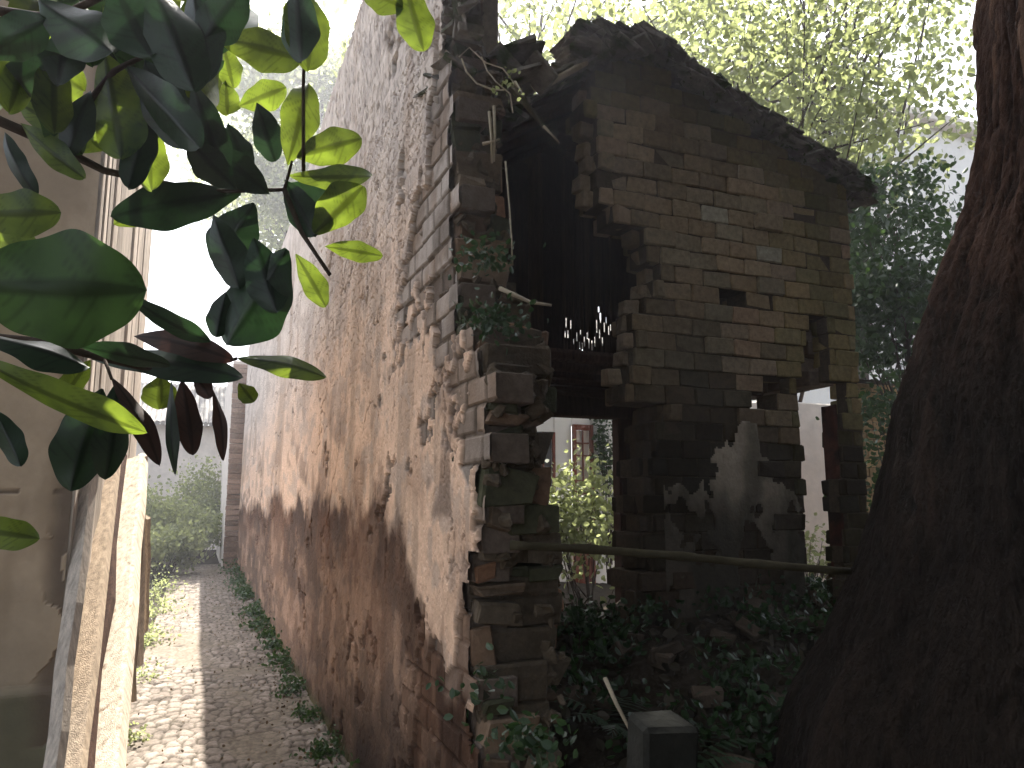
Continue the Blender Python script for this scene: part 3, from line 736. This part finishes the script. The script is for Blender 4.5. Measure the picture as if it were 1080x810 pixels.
pw = thing('courtyard_wall', W(8.6, 8.2, 0), 'pale pinkish plaster wall seen through the narrow doorway slit', 'wall')
g = MB(); abox(g, 8.6, 8.85, 7.4, 9.6, -.1, 3.0, ch=.02); g.build('wall_body', M['palewall'], pw)
gw = thing('garden_wall', W(6.6, 8, 0), 'warm ochre brick wall showing between the ruin corner and the big trunk', 'wall')
g = MB()
for k in range(25):
    for j in range(13):
        bb = 6.85+j*.22+(.11 if k % 2 else 0)
        abox(g, 6.6, 6.75, bb+.004, bb+.214, k*.11+.2, k*.11+.304, ch=.006, jit=.003, col=np.array([.38, .25, .13])*random.uniform(.75, 1.15))
g.build('brickwork', M['brick'], gw)
g = MB(); abox(g, 6.612, 6.72, 6.86, 9.8, -.1, 3.0, ch=.01); g.build('mortar_bed', M['mortar'], gw)

# white building behind the trees
wb = thing('white_building', W(15, 18, 0), 'tall white building half hidden behind the trees at upper right', 'building')
g = MB(); abox(g, 15, 24, 13.6, 27, -.1, 12.6, ch=.03); g.build('wall', M['white'], wb)
g = MB(); abox(g, 14.6, 24.4, 13.2, 27.4, 12.605, 12.9, ch=.03); g.build('roof_slab', M['palewall'], wb)

# ================================================================= TREES
def tree(name, base, lean, H, crown_c, crown_r, nleaf, lsize, lmat, label, tr=.15, nb=9, clump=.5, group=None, droop=.4, barkcol=(.07, .055, .045), ncl=None, cat='tree'):
    base = np.asarray(base, float); crown_c = np.asarray(crown_c, float); crown_r = np.asarray(crown_r, float)
    t = thing(name, base, label, cat, group)
    g = MB(); top = crown_c+np.array([0, 0, crown_r[2]*.5]); mid = (base+crown_c)/2+np.asarray(lean)
    def bez(a, b, c, n): return [a*(1-s)**2+2*b*s*(1-s)+c*s*s for s in np.linspace(0, 1, n)]
    tp = bez(base-np.array([0, 0, .1]), mid, top, 12); tube(g, tp, list(np.linspace(tr, tr*.2, 12)), 9, wob=.25)
    ncl = ncl or int(30+nleaf/260); cl = []
    for i in range(ncl):
        d = rng.normal(0, 1, 3); d /= np.linalg.norm(d); cl.append(crown_c+d*crown_r*rng.uniform(.25, 1)**.6)
    for i, c in enumerate(cl[:max(nb*4, 20)]):
        s = tp[rng.integers(4, 11)]; m = (s+c)/2+rng.normal(0, .25, 3)*crown_r.mean()*.3
        tube(g, bez(s, m, c, 6), list(np.linspace(tr*.28, tr*.04, 6)), 5)
    g.build('trunk', M['bark_plain'], t, smooth=True)
    cl = np.array(cl); k = rng.integers(0, ncl, nleaf); sz = rng.uniform(.5, 1.3, ncl)*clump
    pts = cl[k]+rng.normal(0, 1, (nleaf, 3))*sz[k][:, None]*np.array([1, 1, .55])
    g = MB(); leaves(g, pts, lsize, droop=droop); g.build('crown', M[lmat], t)
    return t
tree('slender_tree', W(9.5, 9.0, 0), (.3, 0, 0), 9, W(8.5, 7.0, 7.2), (3.2, 2.6, 1.9), 8500, .13, 'leaf_tree', 'tall slender tree right behind the ruin spreading pale yellow green leaves over it', tr=.12, clump=.45, ncl=90, nb=22)
tree('slender_tree', W(14, 5.6, 0), (-.3, 0, 0), 10, W(13, 6.0, 10.2), (4.5, 3, 2.6), 6500, .15, 'leaf_tree', 'tree of sparse airy leaves rising above the tip of the gable', tr=.16, clump=.6, ncl=90)
tree('broadleaf_tree', W(12, 13, 0), (.3, 0, 0), 12, W(11, 11.5, 12), (4, 3.2, 2.6), 8000, .16, 'leaf_tree', 'leafy tree in front of the white building at upper right', tr=.18, clump=.6, ncl=80)
tree('feathery_tree', W(30, 5.5, 0), (0, 0, 0), 20, W(29, 3.6, 15.5), (3.8, 3.4, 5.4), 22000, .22, 'leaf_tree', 'airy tree above the far top edge of the long wall', tr=.3, clump=.8, ncl=90)
tree('feathery_tree', W(44, 5, 0), (0, 0, 0), 24, W(43, 4.2, 21), (6, 6, 6.5), 9000, .34, 'leaf_far', 'hazy tree far beyond the end of the long wall', tr=.4, clump=1.1, ncl=80)
tree('feathery_tree', W(42, -8, 0), (0, 0, 0), 24, W(42, -8.5, 21), (6, 5, 6), 8000, .34, 'leaf_far', 'hazy far tree behind the beige house', tr=.4, clump=1.1, ncl=80)
tree('evergreen_shrub', W(6.2, 7.6, 0), (0, 0, 0), 4, W(6.0, 7.15, 4.0), (.95, .95, 1.3), 8500, .085, 'leaf_dark', 'dense dark evergreen beside the corner of the ruin', tr=.06, clump=.26, ncl=70, cat='shrub')
tree('evergreen_shrub', W(5.7, 6.75, 0), (0, 0, 0), 2, W(5.7, 6.7, 2.1), (.35, .35, 1.0), 1500, .07, 'leaf_dark', 'low dark shrub growing against the garden wall beside the ruin corner', tr=.04, clump=.2, ncl=24, cat='shrub')

# the big camphor trunk at right
bt = thing('old_tree', PY(1080, 760, 2.75)*np.array([1, 1, 0]), 'massive old leaning trunk filling the right edge of the view', 'tree')
prof = [(-400, 1090, 190), (-150, 1080, 160), (0, 1056, 175), (60, 1056, 175), (120, 1055, 180), (200, 1042, 200), (290, 1008, 235), (350, 986, 265), (420, 966, 285), (480, 957, 300), (540, 944, 315), (590, 930, 330), (640, 912, 350), (700, 886, 380), (760, 856, 410), (860, 826, 450)]
NR = 240; rings = []
yv = 2.75
vs = np.array([p[0] for p in prof]); ls = np.array([p[1] for p in prof]); ws = np.array([p[2] for p in prof])
vv = np.arange(-400, 1000, 3.5)
V = []; Ccol = []
for i, v in enumerate(vv):
    l = np.interp(v, vs, ls); w = np.interp(v, vs, ws)
    yy = yv
    pl = PY(l, v, yy); pr_ = PY(l+w, v, yy)
    z = pl[2]
    if v > 860: pass
    r = (pr_[0]-pl[0])/2; cx = pl[0]+r; cy = yy+r*.2
    th = np.linspace(0, 2*math.pi, NR, endpoint=False)
    flare = sst(1.2, .2, z)
    tw = th+z*.25
    rr = r*(1+.05*np.sin(3*tw+1)+.035*np.sin(5*tw+2.2)*(1+1.5*flare)+.03*np.sin(9*tw))
    fb = fbm(tw*7/1.0, np.full(NR, z*1.2), 4, 101); rid = np.abs(fb-.5)*2
    fis = np.abs(fbm(tw*9+.5*np.sin(z*3), np.full(NR, z*2.4), 4, 105)-.5)*2; fis2 = sst(0, .16, fis)
    rr = rr+.045*(rid-.3)+.016*(fis2-1)+.02*(fbm(tw*22, np.full(NR, z*4), 3, 103)-.5)
    # hollow knot facing the lane
    kz, kth = PY(1010, 380, yv)[2], math.pi*1.42
    dd = ((z-kz)/.07)**2+(((th-kth+math.pi) % (2*math.pi)-math.pi)/.16)**2
    rr = rr-.11*np.exp(-dd)+.05*np.exp(-(dd-2.2)**2)*(dd < 6)
    X = cx+rr*np.cos(th); Y = cy+rr*np.sin(th)
    V.append(np.stack([X, Y, np.full(NR, z)], 1))
    c = lerp((.045, .024, .016), (.15, .088, .06), sst(.15, .75, rid))*np.ones((NR, 1))
    c = lerp(np.array([.02, .012, .009]), c, fis2)
    c = lerp(c, np.array([.011, .009, .007]), sst(2.8, 1.8, z+.12*(fb-.5))*np.ones(NR)*.9)  # shade on the lower trunk put into the bark colour
    Ccol.append(c)
    if z < -.15: break
V = np.array(V)[::-1]; Ccol = np.array(Ccol)[::-1]; n = len(V)
Fc = []
for i in range(n-1):
    for j in range(NR): a_ = i*NR+j; b_ = i*NR+(j+1) % NR; Fc.append((a_, b_, b_+NR, a_+NR))
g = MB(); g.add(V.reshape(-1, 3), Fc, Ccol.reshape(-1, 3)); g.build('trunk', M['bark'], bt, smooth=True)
topc = V[-1].mean(0)
# crown of the big tree, out of view, with added leaf masses that block light
cl = []; cx_r = []
for i in range(150):
    A_ = rng.uniform(-6, 1.9); B_ = rng.uniform(1.6, 9); z_ = rng.uniform(5.2, 8.5)
    cl.append(W(A_, B_, z_))
for i in range(150): cl.append(W(rng.uniform(-7, .8), rng.uniform(-7, 2), rng.uniform(4.5, 8)))  # unseen clusters added over the left side to dim the sky
for i in range(210): cl.append(W(rng.uniform(-6.5, -4), rng.uniform(-1, 9), rng.uniform(.6, 8)))  # unseen low clusters added behind the viewer to cut sky light
for i in range(150): cl.append(W(rng.uniform(-6, 2.0), rng.uniform(6.3, 8.5), rng.uniform(.6, 8)))  # unseen clusters added down the right side to cut sky light
for i in range(110): cl.append(W(rng.uniform(3.5, 8), rng.uniform(1.8, 8.5), rng.uniform(10.4, 12.4)))  # unseen high clusters added to keep sun off trunk and ground
for i in range(40): cl.append(W(rng.uniform(0, 3.5), rng.uniform(1.6, 8.5), rng.uniform(8, 10)))
cl = np.array(cl); g = MB(); nL = 105000
k = rng.integers(0, len(cl), nL); pts = cl[k]+rng.normal(0, 1, (nL, 3))*np.array([.55, .55, .3])
leaves(g, pts, .2); g.build('crown', M['leaf_blocker'], bt)
g = MB()
for c in cl[::4]:
    m = (topc+c)/2+np.array([0, 0, .5]); tube(g, [topc*(1-s)**2+2*m*s*(1-s)+c*s*s for s in np.linspace(0, 1, 7)], list(np.linspace(.14, .015, 7)), 6)
g.build('limbs', M['bark_plain'], bt, smooth=True)

# bushes
def bush(name, c, r, n, size, mat, label, group=None, cat='bush', stems=8):
    c = np.asarray(c, float); r = np.asarray(r, float); t = thing(name, (c[0], c[1], max(c[2]-r[2], 0)), label, cat, group)
    g = MB(); b0 = np.array([c[0], c[1], c[2]-r[2]])
    ends = []
    for i in range(stems*3):
        d = rng.normal(0, 1, 3); d[2] = abs(d[2])*.8; d /= np.linalg.norm(d); e = c+d*r*rng.uniform(.5, 1); ends.append(e)
        if i < stems*2: tube(g, [b0+rng.normal(0, .1, 3)*r, (b0+e)/2+rng.normal(0, .1, 3)*r, e], [.012, .009, .004], 5)
    g.build('stem', M['bark_plain'], t)
    ends = np.array(ends); k = rng.integers(0, len(ends), n); pts = ends[k]+rng.normal(0, 1, (n, 3))*r*.22
    pts[:, 2] = np.maximum(pts[:, 2], .02)
    g = MB(); leaves(g, pts, size); g.build('foliage', M[mat], t); return t
p = PA(622, 570, 8.5); bush('courtyard_bush', (p[0], p[1], .95), (.75, .6, .95), 2600, .085, 'leaf_bush', 'sunlit yellow green bush in the courtyard behind the breach')
p = PA(642, 500, 11.8); bush('ivy', (p[0], p[1], 1.9), (.28, .1, 1.4), 900, .08, 'leaf_dark', 'ivy climbing the white courtyard house right of its door', cat='ivy')
p = PA(852, 600, 8.2); bush('courtyard_bush', (p[0], p[1], .5), (.5, .4, .7), 500, .07, 'leaf_bush', 'low green plant at the foot of the doorway slit')
for i, (u, v, A_, r, lb) in enumerate([(172, 560, 17.5, (.7, 1, .6), 'pale sunlit bush at the left of the lane end'), (196, 545, 21, (.8, 1, .9), 'tangled sunlit bush in the middle of the lane end'), (214, 520, 24, (.8, 1, 1.5), 'tallest climbing bush against the cross wall at the lane end'), (160, 520, 20, (1.0, 1, 1.1), 'bush behind the timber posts at the lane end')]):
    p = PA(u, v, A_); bush('bush', (p[0], p[1], r[2]*.7), r, 3800, .10, 'leaf_bush', lb, stems=10)

# weeds along the wall foot
spots = [(3.4, .86, .10), (3.9, .84, .09), (4.4, .85, .12), (5.1, .86, .10), (5.9, .85, .08), (6.8, .86, .10), (8, .86, .12), (9.5, .86, .10), (11.5, .85, .14), (13.5, .84, .16), (15.5, .8, .2), (17.5, .78, .25), (4.6, -.34, .08), (5.8, -.33, .1), (7.6, -.38, .14), (9.6, -.42, .2), (12, -.45, .25), (14.5, -.5, .3)]
for q in range(18):
    A_ = 2.9+13*random.random()**1.6; spots.append((A_, .87-abs(random.gauss(0, .05)), random.uniform(.03, .11)*(1+A_*.05)))
for A_, B_, s in spots:
    g = MB(); n = int(90+s*900); c = W(A_, B_, .02+s*.35)
    pts = c+rng.normal(0, 1, (n, 3))@np.diag([1, 1, 1])*np.array([s*.6, s*.9, s*.4]); pts[:, 2] = np.maximum(pts[:, 2], .01)
    leaves(g, pts, .032 if A_ < 8 else .05); tag(g.build('weed_tuft', M['leaf_bush'] if B_ < 0 else M['leaf_dark']), 'small green weed tuft at the edge of the stone lane', 'weed', 'weeds along the lane')
# greenery on the broken end
for (u, v, d, n, s, lb) in [(512, 268, 2.78, 150, .03, 'small green plant on the upper ledge of the broken brick end'), (520, 335, 2.72, 220, .03, 'dark moss and weeds in the middle notch of the broken brick end'), (555, 780, 2.2, 130, .035, 'bright weed at the bottom foot of the broken brick end'), (500, 725, 2.35, 40, .03, 'tiny weed low on the corner of the damp wall')]:
    g = MB(); c = PY(u, v, d); leaves(g, c+rng.normal(0, 1, (n, 3))*np.array([.06, .04, .035]), s); tag(g.build('wall_plant', M['fern']), lb, 'plant')

# ferns on the mound
def fern_mesh():
    g = MB()
    for k in range(9):
        az = k*2*math.pi/9+random.uniform(-.3, .3); L_ = random.uniform(.28, .42)
        d = np.array([math.cos(az), math.sin(az), 0]); sd = np.array([-d[1], d[0], 0]); pr = None
        for i in range(15):
            t = i/14; p = d*L_*t+np.array([0, 0, .30*math.sin(t*2.0)-.10*t])*L_*2.2*.6
            w = L_*.22*math.sin(math.pi*min(1, t*.9+.12))
            for s_ in (-1, 1):
                q = p+sd*s_*w+d*.03; V = [p-d*.008, p+d*.012, q+d*.004-np.array([0, 0, .015]), q-d*.004-np.array([0, 0, .015])]
                g.add(V, [(0, 1, 2, 3)])
    return g
fl = []
for k, (u, v, d) in enumerate([(795, 640, 3.1), (700, 640, 3.2), (650, 620, 3.4), (745, 660, 2.8), (840, 640, 3.2), (665, 680, 2.8), (800, 700, 2.6), (610, 640, 3.1), (730, 720, 2.5), (870, 690, 2.9)]):
    p = PY(u, v, d); A_, B_ = toAB(p); z = float(mound(np.array(A_), np.array(B_)))-.05
    if k % 5 == 0: proto = fern_mesh().build('fern', M['fern'], origin=(0, 0, 0)); o = proto
    else: o = proto.copy(); C.objects.link(o)
    o.location = (p[0], p[1], z); o.rotation_euler = (random.uniform(-.2, .2), random.uniform(-.2, .2), random.random()*6); s = random.uniform(.7, 1.15); o.scale = (s, s, s)
    tag(o, 'dark green fern on the shaded rubble mound', 'fern', 'ferns on the rubble mound')
# fallen bricks
protos = []
for q in range(5):
    g = MB(); cbox(g, (0, 0, 0), (.105*random.uniform(.5, 1), .06, .035), ch=.008, jit=.006, col=np.array([.10, .075, .055])*random.uniform(.5, 1.1)); protos.append(g)
pm = []
for k in range(70):
    A_ = random.uniform(1.6, 4.6); B_ = random.uniform(1.2, 4.6)
    z = float(mound(np.array(A_), np.array(B_)))
    if k < 5: o = protos[k].build('fallen_brick', M['brick'], origin=(0, 0, 0)); pm.append(o)
    else: o = pm[k % 5].copy(); C.objects.link(o)
    o.location = Vector(W(A_, B_, z-.01)); o.rotation_euler = (random.gauss(0, .35), random.gauss(0, .35), random.random()*6)
    tag(o, 'grey brown brick fallen on the shaded rubble mound', 'brick', 'bricks fallen on the rubble mound')
g = MB(); p = PY(700, 824, 1.95); cbox(g, p+np.array([0, .05, -.03]), (.07, .06, .16), R3=rotm(.03, .05, .3), ch=.012, jit=.003)
tag(g.build('stone_block', M['stone']), 'upright grey stone block at the bottom of the view in the dark rubble', 'stone')
# litter
pts = []
for k in range(220):
    A_ = random.uniform(1.4, 4.3); B_ = random.uniform(1.3, 5.5); h0 = float(mound(np.array(A_), np.array(B_)))
    for q in range(38): pts.append(W(A_+random.gauss(0, .08), B_+random.gauss(0, .08), h0+random.random()*.12))
g = MB(); leaves(g, np.array(pts), .045, droop=-.3); tag(g.build('ground_cover', M['fern']), 'low dark weeds growing all over the shaded mound', 'ground cover', kind='stuff')
pts = []
for k in range(3000):
    A_ = random.uniform(1.2, 4.5); B_ = random.uniform(1.15, 6.5); pts.append(W(A_, B_, float(mound(np.array(A_), np.array(B_)))-.03+random.random()*.05))
g = MB(); leaves(g, np.array(pts), .07, droop=0); tag(g.build('mound_litter', M['litter_dark']), 'fallen leaves and sprigs covering the dark mound', 'leaf litter', kind='stuff')
pts = []
for k in range(1100):
    A_ = random.uniform(2.5, 18); B_ = .93-abs(random.gauss(0, .25)) if random.random() < .7 else random.uniform(-.4, .9); pts.append(W(A_, B_, .045+random.random()*.02))
g = MB(); leaves(g, np.array(pts), .024, droop=0); tag(g.build('lane_litter', M['litter']), 'small dry leaves scattered over the stone lane', 'leaf litter', kind='stuff')

hz = bpy.data.materials.new('thin haze'); hz.use_nodes = True; hn = hz.node_tree; hn.nodes.remove(hn.nodes['Principled BSDF'])  # thin scattering volume added to imitate lens glare
pv = hn.nodes.new('ShaderNodeVolumePrincipled'); pv.inputs['Color'].default_value = (.9, .92, 1, 1); pv.inputs['Density'].default_value = .0032; pv.inputs['Anisotropy'].default_value = .55
hn.links.new(pv.outputs[0], hn.nodes['Material Output'].inputs['Volume'])
g = MB(); X_, Y0_, Y1_ = 450, -150, 520
g.add([(-X_, Y0_, -1.5), (X_, Y0_, -1.5), (X_, Y1_, -1.5), (-X_, Y1_, -1.5), (-X_, Y0_, 32), (X_, Y0_, 32), (X_, Y1_, 32), (-X_, Y1_, 32)], [(3, 2, 1, 0), (4, 5, 6, 7), (0, 1, 5, 4), (1, 2, 6, 5), (2, 3, 7, 6), (3, 0, 4, 7)])
tag(g.build('glare_haze', hz), None, None, kind='stuff')
# ================================================================= MAGNOLIA in the foreground
mg = thing('broadleaf_shrub', W(.9, -1.35, 0), 'foreground shrub at upper left with large glossy oval leaves, some backlit yellow green', 'shrub')
def leaf(u0, v0, u1, v1, wpx, d0, d1, mat='leaf_mag', roll=None, fold=None, curl=None, tipc=.9, hole=False):
    p0 = PY(u0, v0, d0); p1 = PY(u1, v1, d1); ax_ = p1-p0; Ln = np.linalg.norm(ax_); ax_ = ax_/Ln
    view = (p0+p1)/2-O; view /= np.linalg.norm(view)
    s = np.cross(ax_, view); s /= np.linalg.norm(s); nrm = np.cross(s, ax_)
    r = random.uniform(-.6, .6) if roll is None else roll
    s2 = s*math.cos(r)+nrm*math.sin(r); n2 = np.cross(s2, ax_)
    hw = 1.12*wpx/2*((d0+d1)/2)/F/max(.35, abs(math.cos(r)))
    fold = random.uniform(.05, .5) if fold is None else fold; curl = random.uniform(-.05, .22) if curl is None else curl
    nt_, ns_ = 40, 19; V = []; col = []
    ph = random.uniform(0, 6)
    for i in range(nt_):
        t = i/(nt_-1)
        w = hw*max(0, math.sin(math.pi*t**1.25))**.62 if 0 < t < 1 else 0
        w = max(w, hw*.05 if t < .5 else (hw*.06 if t < 1 else 0)); w *= 1+.05*math.sin(t*17+ph)
        for j in range(ns_):
            q = -1+2*j/(ns_-1)
            wav = .12*math.sin(t*9+ph)*abs(q)*hw*(1 if q > 0 else -.6)
            V.append(p0+ax_*Ln*t+s2*w*q+n2*(fold*abs(q)*w+curl*Ln*(t-.5)**2*4*.5-curl*Ln*.3+wav))
            mid = abs(q) < .12; vein = abs(((t*9+abs(q)*2.2) % 1)-.5) > .44
            c = 1.0
            if mid: c = .45
            elif vein: c = .68
            col.append((c, c, c*.95))
    Fc = grid_faces(nt_, ns_)
    g = MB(); g.add(V, Fc, col)
    g.build('leaf', M[mat], mg, smooth=True)
Ld = [ # u0,v0,u1,v1,w,d0,d1,mat,roll
 (-45, 302, 154, 306, 112, .62, .66, 'leaf_mid', .1), (-30, 226, 64, 224, 46, .8, .8, 'leaf_mag', .1),
 (304, 172, 326, 86, 38, 1.1, 1.12, 'leaf_mag', .1), (312, 166, 381, 146, 36, 1.1, 1.08, 'leaf_mag', -.1), (306, 186, 393, 186, 24, 1.1, 1.05, 'leaf_mag', .5),
 (330, 248, 384, 196, 40, 1.1, 1.06, 'leaf_mag', .4), (300, 190, 332, 250, 30, 1.1, 1.1, 'leaf_old', .3), (343, 260, 404, 270, 20, 1.1, 1.08, 'leaf_mag', .3), (312, 268, 344, 324, 24, 1.1, 1.1, 'leaf_mag', .2),
 (300, 195, 352, 232, 34, 1.12, 1.1, 'leaf_old', .5),
 (255, 203, 117, 228, 44, 1.1, 1.0, 'leaf_old', .3), (205, 200, 120, 236, 26, 1.12, 1.06, 'leaf_mag', .2),
 (268, 214, 226, 278, 46, 1.05, 1.05, 'leaf_old', .2), (302, 262, 238, 364, 62, 1.0, 1.0, 'leaf_old', .35), (238, 308, 228, 356, 24, 1.0, 1.0, 'leaf_old', .1), (224, 226, 252, 304, 34, 1.0, 1.0, 'leaf_old', .3), (268, 250, 292, 330, 40, 1.0, 1.0, 'leaf_old', .2),
 (285, 205, 222, 155, 34, 1.05, 1.0, 'leaf_old', .4), (250, 200, 200, 150, 34, 1.0, .95, 'leaf_old', .2), (150, 62, 196, 156, 46, .95, .95, 'leaf_old', .3), (132, 70, 210, 156, 40, .95, .9, 'leaf_old', .5), (202, 85, 238, 190, 34, 1, 1, 'leaf_old', .1), (110, 55, 128, 168, 52, .95, .95, 'leaf_mag', .5), (150, 118, 160, 202, 34, 1, 1, 'leaf_mag', .3), (160, 110, 135, 198, 32, .98, .95, 'leaf_old', .2),
 (322, -20, 326, 74, 46, .9, .9, 'leaf_mag', -.5), (312, -20, 318, 66, 38, .88, .88, 'leaf_old', .3), (425, -25, 447, 54, 38, .9, .9, 'leaf_mag', .1), (375, -20, 425, 8, 34, .9, .9, 'leaf_mag', .1), (247, -20, 246, 30, 27, 1, 1, 'leaf_mag', 0),
 (252, 112, 302, 92, 30, 1.15, 1.15, 'leaf_mag', .1), (236, 48, 246, 92, 26, 1.15, 1.15, 'leaf_mag', .1), (238, 85, 240, 122, 24, 1.15, 1.15, 'leaf_mag', .2), (270, 108, 290, 170, 30, 1.12, 1.12, 'leaf_old', .3), (240, 130, 262, 182, 26, 1.1, 1.1, 'leaf_old', .2), (205, 150, 232, 185, 26, 1.1, 1.1, 'leaf_mag', .2),
 (-10, 100, 72, 62, 40, .9, .9, 'leaf_old', .1), (18, 108, 78, 142, 30, .95, .95, 'leaf_mag', .2), (2, 138, 36, 205, 18, .8, .8, 'leaf_old', .5), (20, 130, 88, 188, 26, .95, .95, 'leaf_mag', .4), (-20, 60, 50, 20, 44, .85, .85, 'leaf_old', .2), (40, 0, 120, 55, 56, .85, .85, 'leaf_old', .3), (120, -15, 160, 60, 60, .85, .85, 'leaf_old', .2), (160, -20, 205, 95, 58, .85, .85, 'leaf_old', .1), (200, -20, 222, 80, 40, .9, .9, 'leaf_old', .4), (225, -25, 205, 50, 40, .95, .95, 'leaf_mag', .4), (30, 40, 10, 120, 36, .9, .9, 'leaf_mag', .5), (80, 20, 60, 90, 36, .9, .9, 'leaf_old', .5), (262, -20, 212, 46, 44, .9, .9, 'leaf_old', .3), (95, 95, 70, 165, 30, .95, .95, 'leaf_old', .4),
 (92, 110, 118, 160, 26, 1, 1, 'leaf_mag', .2), (170, 95, 238, 150, 34, 1, 1, 'leaf_old', .3),
 (130, 310, 222, 362, 20, .8, .85, 'leaf_old', .5), (-20, 352, 96, 386, 26, .75, .8, 'leaf_old', .9), (-25, 380, 154, 458, 30, .7, .72, 'leaf_mag', .7), (95, 375, 256, 396, 30, .85, .85, 'leaf_old', .6), (250, 376, 344, 396, 20, .9, .9, 'leaf_mag', .5), (140, 352, 246, 378, 24, .85, .85, 'leaf_brown', .5), (80, 365, 180, 385, 20, .8, .8, 'leaf_old', .7),
 (108, 410, 74, 518, 50, .8, .8, 'leaf_old', .2), (124, 404, 112, 506, 32, .8, .8, 'leaf_old', .3), (120, 398, 170, 490, 20, .8, .8, 'leaf_brown', .6), (180, 402, 184, 502, 11, .82, .82, 'leaf_old', .8), (170, 396, 168, 432, 32, .9, .9, 'leaf_mag', .1), (192, 400, 204, 480, 24, .85, .85, 'leaf_brown', .2), (196, 410, 204, 478, 16, .86, .86, 'leaf_mag', .2), (226, 410, 237, 486, 12, .85, .85, 'leaf_brown', .7), (-6, 432, 22, 492, 22, .7, .7, 'leaf_old', .4), (-40, 556, 42, 568, 30, .6, .62, 'leaf_mag', .1), (252, 404, 268, 424, 18, .9, .9, 'leaf_mag', .1), (60, 340, 100, 360, 20, .85, .85, 'leaf_mag', .4), (205, 395, 222, 420, 16, .85, .85, 'leaf_brown', .2),
 (95, 380, 60, 430, 24, .85, .85, 'leaf_mag', .4), (-30, 250, 40, 268, 40, .9, .9, 'leaf_mag', .3)]
for i in range(34):
    u0 = random.uniform(-20, 230); v0 = random.uniform(-40, 120-u0*.15); an = random.uniform(-.2, 2.4); L0 = random.uniform(70, 110)
    Ld.append((u0, v0, u0+L0*math.cos(an), v0+L0*math.sin(an), random.uniform(34, 50), random.uniform(.9, 1.25), random.uniform(.9, 1.25), random.choice(['leaf_old', 'leaf_mag', 'leaf_mid', 'leaf_mag']), .3))
for q in Ld: leaf(*q[:8], roll=q[8]*random.choice([-1, 1]))
def limb(pts, r0, r1): 
    g = MB(); n = len(pts); P_ = [PY(*p) for p in pts]
    Q = []
    for i in range(n-1):
        for s in range(3): t = s/3; Q.append(P_[i]*(1-t)+P_[i+1]*t)
    Q.append(P_[-1]); tube(g, Q, list(np.linspace(r0, r1, len(Q))), 7, wob=.3, seed=n); g.build('branch', M['bark_plain'], mg, smooth=True)
limb([(-260, 20, .95), (-60, 95, .95), (0, 128, .95), (60, 155, 1.0), (110, 180, 1.0), (215, 202, 1.08), (300, 200, 1.1)], .009, .003)
limb([(300, 200, 1.1), (318, 245, 1.1), (348, 290, 1.1)], .004, .003)
limb([(300, 200, 1.1), (308, 170, 1.1)], .003, .002)
limb([(75, 158, 1.0), (85, 120, .97), (120, 75, .95), (150, 60, .95)], .006, .003)
limb([(-260, -60, .9), (-40, 5, .9), (40, 18, .9), (70, 14, .9), (130, -15, .9)], .008, .004)
limb([(-260, 420, .85), (-60, 350, .8), (40, 360, .8), (110, 378, .82), (180, 395, .85), (250, 378, .9)], .006, .002)
limb([(260, -80, .95), (280, -30, .95), (322, -22, .9)], .006, .003)
limb([(320, 180, 1.1), (320, 90, 1.0), (324, -25, .9)], .003, .002)
limb([(110, 378, .82), (118, 400, .8)], .002, .0015)
g = MB(); tr0 = W(.9, -1.35, 0); e1 = PY(-260, 20, .95); e2 = PY(-260, 420, .85); e3 = PY(-260, -60, .9)
tube(g, [tr0-np.array([0, 0, .1]), tr0+np.array([.02, 0, .8]), (tr0+e1)/2+np.array([-.05, 0, .6]), e1], [.03, .026, .018, .009], 8)
tube(g, [tr0+np.array([.02, 0, .8]), (tr0+e2)/2+np.array([0, 0, .3]), e2], [.02, .012, .006], 8)
tube(g, [tr0+np.array([.02, 0, .8]), (tr0+e3)/2+np.array([0, 0, .7]), e3], [.02, .014, .008], 8)
g.build('trunk', M['bark_plain'], mg, smooth=True)
